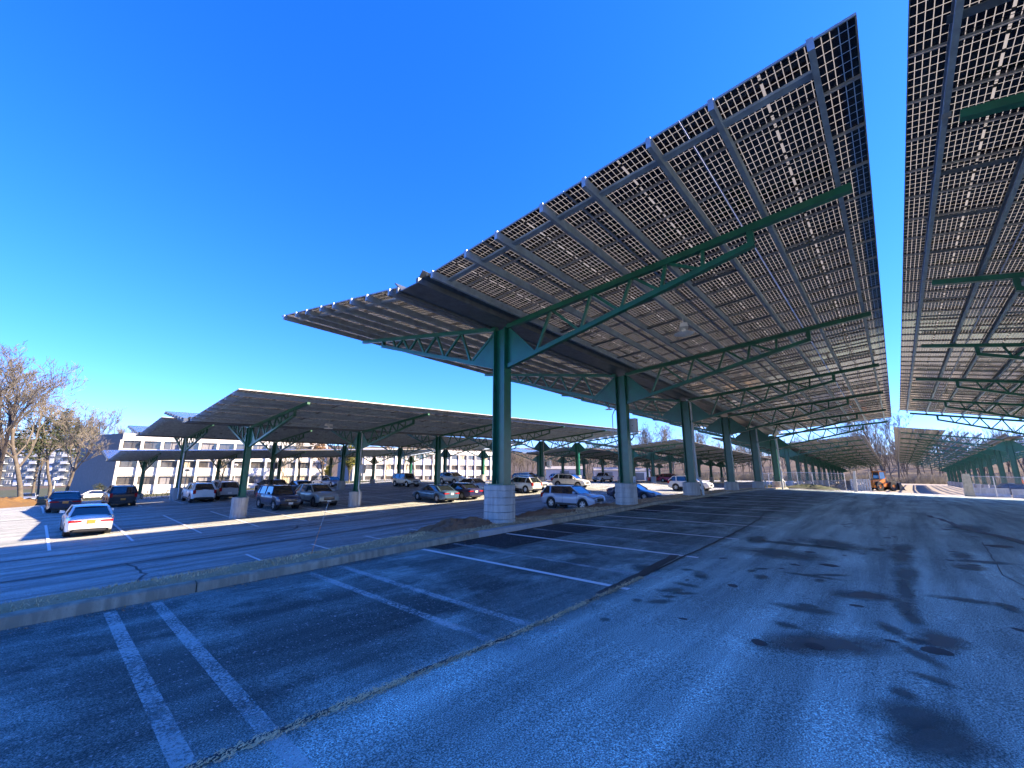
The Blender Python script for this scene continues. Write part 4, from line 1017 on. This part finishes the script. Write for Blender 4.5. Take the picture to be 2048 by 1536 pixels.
tree_kind('small', 'young_bare_tree', 'bark_y', 'twig', seed=14, H=7, trunk_r=.12, spread=.55, levels=4, twig=.012, nsub=(3, 4), first=.25)
tree_kind('clump', 'multi_stem_tree', 'bark_y', 'bark_y', seed=31, H=9, trunk_r=.12, spread=.3, levels=4, twig=.014, nsub=(3, 4), first=.12, up=.6)
tree_kind('pine', 'pine_tree', 'bark', 'bark', 'pine', seed=5, H=19, trunk_r=.3, spread=.8, levels=3, twig=.03, nsub=(5, 7), first=.5, needles=55, up=.1)
tree_kind('brown', 'oak_tree', 'bark', 'twig', 'brownleaf', seed=12, H=9, trunk_r=.2, spread=.55, levels=4, twig=.015, nsub=(3, 4), first=.2, needles=9)
tree_kind('yellow', 'evergreen_tree', 'bark_y', 'bark_y', 'needle_y', seed=17, H=8, trunk_r=.14, spread=.35, levels=3, twig=.02, nsub=(4, 6), first=.1, needles=30, up=.5)
tree('bareA', -2.6, 93, 1.08, 'tallest dark bare tree at the left edge of the lot', 1.2)
tree('bareB', -.3, 99, 1.1, 'bare tree leaning right beside the dark one at the left edge', 2.2)
tree('bareC', -7, 108, 1.05, 'bare tree cut by the left edge of the picture', .4)
tree('bareB', 3.5, 89, .72, 'pale-trunked bare tree in the sun behind the dark blue sedan', 4.0)
tree('pine', 2.7, 108, .86, 'pine with green-brown crown left of the white office', .3)
tree('bareC', .9, 112, .9, 'mossy grey tree just left of the pine', 2.9)
tree('bareA', 6.2, 136, .9, 'bare tree behind the end wall of the office', 5.)
tree('bareC', 1.6, 131, .8, 'thin bare tree before the apartment balconies', 1.)
tree('bareB', -5.5, 150, .8, 'pale bare tree in front of the apartment block', 3.)
tree('small', 20.0, 78, .95, 'small pale bare tree in front of the office pillars', 1.)
tree('small', 33.3, 90, 1., 'small bare tree at the right end of the near office', 2.)
tree('brown', 42.5, 93, 1.2, 'oak still holding brown leaves between the two office wings', 1.)
tree('yellow', 50.5, 97, 1.05, 'yellow-green evergreen beside the farther office wing', 1.)
tree('yellow', 45.5, 98, .5, 'low yellow-green shrub below the brown oak', 3.)
for k, (x, y) in enumerate(((57, 92), (61, 89), (64.5, 90.5), (69, 88))):
    tree('clump', x, y, .95+.07*k, ['pale multi-stem tree left of the beige off-roader', 'pale multi-stem tree behind the beige off-roader', 'twisted multi-stem tree right of the beige off-roader', 'slim pale multi-stem tree before the far office wing'][k], k*1.3)
tree('pine', 8.5, 104, .14, 'small dark shrub by the office end wall', 1.)
tree('bareB', 34.5, 86, .75, 'stout pale tree trunk at the right end of the near office', 3.)
# skyline groups on the right
tree('bareA', 141, 62, .92, 'wide bare tree above the distant canopy, right of the electrical box', 1.1)
tree('bareB', 148, 57, 1.0, 'second bare tree above the distant canopy, beside the downpipe column', 2.1)
tree('bareA', 150, 50, .85, 'bare tree showing just right of the downpipe column', 4.)
tree('bareB', 196, 2.5, 1.45, 'tallest bare tree in the gap between the distant canopies', 1.)
tree('bareC', 190, -.5, 1.15, 'slender bare tree at the centre of the gap between distant canopies', 3.)
tree('bareA', 205, 6.5, 1.1, 'dark bare tree left of the gap between distant canopies', 2.)
# the wood behind everything: one mass
wr = random.Random(99); parts = [TREES[k] for k in ('bareA', 'bareB', 'bareC')]
def wood(name, label, spots, twm, bkm):
    b = MB()
    light = []
    for sd in range(3):
        t_, c_, l_ = branch_mesh(seed=60+sd, H=17, trunk_r=.24, spread=.45, levels=3, twig=.05, nsub=(4, 6), first=.3)
        light.append((t_, c_))
    bm_t, bm_c = MB(), MB()
    for (x, y, s) in spots:
        t_, c_ = light[wr.randrange(3)]; a = wr.uniform(0, 6.28); ca, sa = math.cos(a)*s, math.sin(a)*s; z = zg(x, y)
        for src, dst in ((t_, bm_t), (c_, bm_c)):
            base = len(dst.v); dst.v += [(x+v[0]*ca-v[1]*sa, y+v[0]*sa+v[1]*ca, z+v[2]*s) for v in src.v]
            dst.f += [tuple(base+i for i in f) for f in src.f]; dst.m += src.m
    root = bm_t.build(name, M[bkm]); tag(root, label, 'woodland', kind='stuff')
    o = bm_c.build('crown', M[twm], root); o['kind'] = 'stuff'
def hillz(x, y):
    # wooded ridge behind the apartments and, lower, along the right
    a = 36*sst((math.hypot(x, y)-260)/330)*sst((y-60)/260)
    c_ = 16*sst((math.hypot(x-0, y)-205)/180)*(1-sst((y-60)/260))
    return a+c_
def zg(x, y): return gz(x, y)+hillz(x, y)
b = MB()
def hf(u, v):
    ang = R(-32)+R(150)*u; r = 200+700*v**1.5; x, y = math.cos(ang)*r, math.sin(ang)*r
    return (x, y, gz(x, y)-.3+hillz(x, y)+(wr.random()-.5)*5*sst((r-330)/100))
b.grid(150, 40, hf); b.build('wooded_hill', M['hillm'], smooth=70)['kind'] = 'structure'
spots = []
while len(spots) < 330:
    ang = R(wr.uniform(-17, 58)); r = wr.uniform(190, 300)+(0 if ang < R(40) else 0); x, y = math.cos(ang)*r, math.sin(ang)*r
    spots.append((x, y, wr.uniform(.6, 1.02)))
wood('woodland', 'brown leafless woodland closing the view behind the distant canopies', spots, 'twig', 'bark')
spots = []
while len(spots) < 200:
    ang = R(wr.uniform(70, 101)); r = wr.uniform(330, 560); x, y = math.cos(ang)*r, math.sin(ang)*r; spots.append((x, y, wr.uniform(.7, 1.)))
wood('woodland', 'leafless wooded ridge behind the apartment block', spots, 'twig_p', 'bark')
# brush at the foot of the wood
b = MB()
for i in range(26000):
    ang = R(wr.uniform(-16, 40)); r = wr.uniform(183, 200); x, y = math.cos(ang)*r, math.sin(ang)*r; z = zg(x, y)
    h = wr.uniform(.6, 4.2)*(.5+.5*abs(math.sin(ang*37))); lx, ly = wr.gauss(0, .7), wr.gauss(0, .7); w = .05
    b.face([(x-w, y+w, z), (x+w, y-w, z), (x+lx, y+ly, z+h)])
tag(b.build('undergrowth', M['twig']), 'tangled brown undergrowth along the edge of the wood', 'undergrowth', kind='stuff')
# leaf covered mound and hedge at the left
heap(-6.5, 86, 9, 8, 1.6, M['leaf_orange'], 'leaf_mound', 'low mound covered in orange leaf litter at the left edge', 8, 'mound')

# ------------------------------------------------------------------ beyond the cross road: fence, loader, barriers
def chain_fence(x0, y0, x1, y1, label, h=1.9, n=6):
    root = empty('chain_link_fence', (x0, y0, gz(x0, y0)), 0, label, 'fence', 'chain-link fences round the yard'); L = math.hypot(x1-x0, y1-y0); ux, uy = (x1-x0)/L, (y1-y0)/L
    P = lambda u, z: (ux*u, uy*u, gz(x0+ux*u, y0+uy*u)-gz(x0, y0)+z)
    for k in range(n+1):
        b = MB(); b.tube([P(L*k/n, -.1), P(L*k/n, h+.05)], .035, 6); b.build('post', M['wire'], root)
    b = MB(); b.tube([P(L*k/n, h) for k in range(n+1)], .022, 5); b.build('top_rail', M['wire'], root)
    b = MB(); st = .14; m = int(L/st)
    for k in range(-int(h/st), m):
        for sgn in (1, -1):
            a0 = k*st; a1 = a0+h
            za, zb_ = (0, h) if sgn > 0 else (h, 0)
            u0, u1 = max(0, a0), min(L, a1)
            if u1 <= u0: continue
            f0, f1 = (u0-a0)/h, (u1-a0)/h
            p_, q_ = P(u0, .05+za+(zb_-za)*f0*.98), P(u1, .05+za+(zb_-za)*f1*.98)
            b.bar(p_, q_, .006)
    b.build('wire_mesh', M['wire'], root)
chain_fence(61, 13.3, 61.5, 4.4, 'chain-link fence in front of the left distant canopy columns')
chain_fence(60, -4.9, 60.5, -16, 'chain-link fence running off the right edge in front of teal columns')
def gate_panel():
    root = empty('leaning_fence_panel', (60.8, 3.9, gz(60.8, 3.9)), 0, 'grey fence panel leaning at the right end of the left fence', 'fence panel')
    b = MB()
    for k in range(8): b.box(-.03, .03, -.2-k*.22, -.2-k*.22+.18, .05+.0*k, 1.3)
    b.build('boards', M['box_grey'], root)
    b = MB(); b.bar((-.06, 2.1, 1.25), (-.06, -.1, .05), .08, .06); b.bar((.05, .2, .1), (.05, -2.1, .1), .06, .06); b.build('brace', M['galv_dark'], root)
gate_panel()
def loader():
    root = empty('wheel_loader', (79., 1.75, gz(79, 1.75)), R(-40), 'orange wheel loader with black bucket standing in the sunny yard', 'wheel loader'); root.scale = (.8, .8, .85)
    b = MB(); b.hexa([(-2.2, -.75, .7), (.3, -.75, .7), (.3, .75, .7), (-2.2, .75, .7), (-2.1, -.62, 1.75), (.2, -.7, 1.95), (.2, .7, 1.95), (-2.1, .62, 1.75)]); b.box(-2.35, -2.0, -.95, .95, .55, .95); b.box(.3, 1.5, -.5, .5, .6, 1.2); b.build('body', M['orange'], root)
    b = MB(); b.hexa([(-.7, -.62, 1.95), (.5, -.62, 1.95), (.5, .62, 1.95), (-.7, .62, 1.95), (-.6, -.55, 3.0), (.4, -.55, 3.0), (.4, .55, 3.0), (-.6, .55, 3.0)]); b.build('cab', M['carglass'], root)
    b = MB(); b.box(-.75, .55, -.65, .65, 3.0, 3.15)
    for x in (-.7, .5):
        for y in (-.6, .6): b.bar((x, y, 1.95), (x*.9-.0, y*.92, 3.0), .09)
    b.build('cab_frame', M['orange'], root)
    for x in (-1.35, 1.35):
        for y in (-.85, .85):
            b = MB(); b.lathe([(.3, -.25), (.68, -.26), (.75, -.2), (.75, .2), (.68, .26), (.3, .25)], (x, y, .75), 22, 0, 'y'); w = b.build('wheel', M['rubber'], root, 40)
            b = MB(); b.lathe([(.001, -.2), (.3, -.2), (.3, .2), (.001, .2)], (x, y, .75), 14, 0, 'y'); b.build('hub', M['orange'], w)
    b = MB()
    for y in (-.42, .42): b.bar((.4, y, 1.7), (2.3, y, .8), .14, .25)
    b.build('lift_arm', M['iron'], root)
    b = MB(); b.hexa([(2.2, -1.3, .15), (3.3, -1.3, .1), (3.3, 1.3, .1), (2.2, 1.3, .15), (2.1, -1.3, 1.25), (2.5, -1.3, 1.3), (2.5, 1.3, 1.3), (2.1, 1.3, 1.25)])
    for k in range(7): b.box(3.25, 3.5, -1.25+k*.4, -1.13+k*.4, .1, .18)
    b.build('bucket', M['black'], root)
    b = MB(); b.tube([(-1.4, .3, 1.8), (-1.4, .3, 2.4)], .05, 8); b.build('exhaust_pipe', M['iron'], root)
    for y in (-.5, .5): b = MB(); b.box(-2.13, -2.08, y-.12, y+.12, 1.35, 1.5); b.build('rear_light', M['tail'], root)
loader()
# timber post barrier and concrete barriers at the right
def barrier(x, y, rz, label, mat='conc', L=2.6):
    root = empty('concrete_barrier', (x, y, gz(x, y)), rz, label, 'barrier', 'low barriers at the right'); b = MB()
    prof = [(-.3, 0), (-.3, .12), (-.14, .35), (-.1, .85), (.1, .85), (.14, .35), (.3, .12), (.3, 0)]
    n0 = [(-L/2, p_, q_) for p_, q_ in prof]; n1 = [(L/2, p_, q_) for p_, q_ in prof]
    for i in range(8): b.face([n0[i], n0[(i+1) % 8], n1[(i+1) % 8], n1[i]])
    b.face(n0[::-1]); b.face(n1); b.build('block', M[mat], root)
for k in range(4): barrier(62.6+.1*k, -6.6-2.75*k, R(90), 'concrete barrier %s along the yard edge at the right' % ['nearest the timber post', 'second from the timber post', 'third from the timber post', 'fourth from the timber post'][k])
def post(x, y, h, w, name, label, mat, cat):
    b = MB(); b.hexa([(-w*.62, -w*.62, -.1), (w*.62, -w*.62, -.1), (w*.62, w*.62, -.1), (-w*.62, w*.62, -.1), (-w*.45, -w*.45, h), (w*.45, -w*.45, h), (w*.45, w*.45, h), (-w*.45, w*.45, h)])
    o = b.build(name, M[mat], loc=(x, y, gz(x, y))); tag(o, label, cat); return o
post(59.3, -4.95, 2.1, .55, 'timber_post', 'pale tapered block post at the left end of the right fence', 'wood_pale', 'post')
post(56.2, 3.25, 2.05, .22, 'steel_post', 'leaning pale steel post left of the orange loader', 'box_grey', 'post').rotation_euler = (.05, .02, 0)
def pole(x, y, h, label, arm=0):
    root = empty('lamp_post', (x, y, gz(x, y)), 0, label, 'lamp post', 'slim poles beyond the lot')
    b = MB(); b.tube([(0, 0, -.1), (0, 0, h)], [.09, .05], 8); b.build('pole', M['pvc'], root)
    b = MB(); b.lathe([(.001, h+.3), (.3, h+.25), (.34, h+.02), (.2, h-.02), (.001, h-.02)], n=14); b.build('lamp_head', M['white_fix'], root)
pole(47.6, 8.15, 5.1, 'white pole at the last pedestal, bright against the teal canopy')
pole(152, 5.4, 9, 'thin pole rising behind the orange loader')
pole(24.5, 89, 4.6, 'lamp post with round head in front of the office windows')
pole(15.4, 78.6, 3.6, 'short lamp post beside the third pedestal')
pole(2.3, 84, 3.2, 'thin lamp post before the dark trees at the left')
# heap of cut grass and hoses in the yard
heap(58.5, 7.2, 2.6, 2.8, .42, M['lawn'], 'grass_heap', 'low yellow-green grass heap in front of the left fence', 9, 'grass heap')
heap(57.0, 10.6, 1.6, 1.9, .3, M['lawn'], 'grass_heap', 'flat grass mound beside the last white pedestal', 10, 'grass heap')
heap(92, 6.4, 2.4, 2.2, 1.1, M['yard'], 'rubble_heap', 'pale heap of rubble left of the orange loader', 12, 'rubble heap')
def excavator(x, y, rz, label, s=1.):
    root = empty('excavator', (x, y, gz(x, y)), rz, label, 'excavator', 'excavators behind the teal columns')
    b = MB(); b.box(-1.4*s, 1.2*s, -1.1*s, 1.1*s, .9*s, 2.1*s); b.box(-1.3*s, -.2*s, -1.*s, -.1*s, 2.1*s, 3.1*s); b.build('body', M['orange'], root)
    b = MB(); b.bar((1*s, 0, 1.8*s), (2.6*s, 0, 4.3*s), .4*s, .5*s); b.bar((2.6*s, 0, 4.3*s), (4.2*s, 0, 4.0*s), .4*s, .5*s); b.bar((4.2*s, 0, 4.0*s), (4.8*s, 0, 2.2*s), .3*s, .35*s); b.build('boom', M['yellow'], root)
    b = MB(); b.hexa([(4.4*s, -.4*s, 1.6*s), (5.2*s, -.4*s, 1.4*s), (5.2*s, .4*s, 1.4*s), (4.4*s, .4*s, 1.6*s), (4.5*s, -.4*s, 2.3*s), (5*s, -.4*s, 2.3*s), (5*s, .4*s, 2.3*s), (4.5*s, .4*s, 2.3*s)]); b.build('bucket', M['iron'], root)
    for q in (-1, 1): b = MB(); b.box(-1.8*s, 1.8*s, q*1.1*s-.3*s, q*1.1*s+.3*s, 0, .8*s); b.build('track', M['rubber'], root)
excavator(93, -17.2, R(150), 'orange excavator showing between the teal columns at far right', .8)
excavator(112, -16.4, R(200), 'smaller orange machine farther back among the teal columns', .6)

# ------------------------------------------------------------------ light, sky, camera
SUN_DIR = Vector((.83, -1.2, 1.0)).normalized()
el = math.asin(SUN_DIR.z); azs = math.atan2(SUN_DIR.x, SUN_DIR.y)      # Sky Texture rotation measured from +Y towards +X
w = bpy.data.worlds.new('World'); S.world = w; w.use_nodes = True; nt = w.node_tree; nt.nodes.clear()
sk = nt.nodes.new('ShaderNodeTexSky'); sk.sky_type = 'NISHITA'; sk.sun_disc = False; sk.sun_elevation = el; sk.sun_rotation = azs
sk.altitude = 200; sk.air_density = 1.0; sk.dust_density = .25; sk.ozone_density = 5.5
hs = nt.nodes.new('ShaderNodeHueSaturation'); hs.inputs['Saturation'].default_value = SAT; hs.inputs['Hue'].default_value = HUE
bg = nt.nodes.new('ShaderNodeBackground'); bg.inputs['Strength'].default_value = SKY
ou = nt.nodes.new('ShaderNodeOutputWorld')
nt.links.new(sk.outputs[0], hs.inputs['Color']); mu = nt.nodes.new('ShaderNodeMix'); mu.data_type = 'RGBA'; mu.blend_type = 'MULTIPLY'; mu.inputs[0].default_value = 1; mu.inputs[7].default_value = TINT
gm = nt.nodes.new('ShaderNodeGamma'); gm.inputs[1].default_value = GAM; nt.links.new(hs.outputs[0], gm.inputs[0]); nt.links.new(gm.outputs[0], mu.inputs[6]); nt.links.new(mu.outputs[2], bg.inputs[0]); nt.links.new(bg.outputs[0], ou.inputs[0])
ld = bpy.data.lights.new('sun', 'SUN'); ld.energy = SUNE; ld.angle = R(.5); ld.color = (1., .80, .56)
lo = bpy.data.objects.new('sun', ld); COL.objects.link(lo); lo.rotation_euler = SUN_DIR.to_track_quat('Z', 'Y').to_euler(); lo.location = (0, 0, 60)
cd = bpy.data.cameras.new('camera'); cd.sensor_width = 36; cd.lens = 840/2048*36; cd.clip_end = 4000; cd.clip_start = .05
co = bpy.data.objects.new('camera', cd); COL.objects.link(co); co.location = (0, 0, 0)
co.rotation_euler = (R(90)+math.atan(180/840), 0, .729-R(90)); S.camera = co
S.view_settings.view_transform = 'Standard'; S.view_settings.look = 'None'; S.view_settings.exposure = EXPO; S.view_settings.gamma = 1
S.cycles.max_bounces = 6; S.cycles.diffuse_bounces = 3; S.cycles.glossy_bounces = 3; S.cycles.transparent_max_bounces = 12; S.cycles.transmission_bounces = 3
S.cycles.use_denoising = True; S.cycles.use_adaptive_sampling = True; S.cycles.adaptive_threshold = .02
S.cycles.sample_clamp_indirect = 6
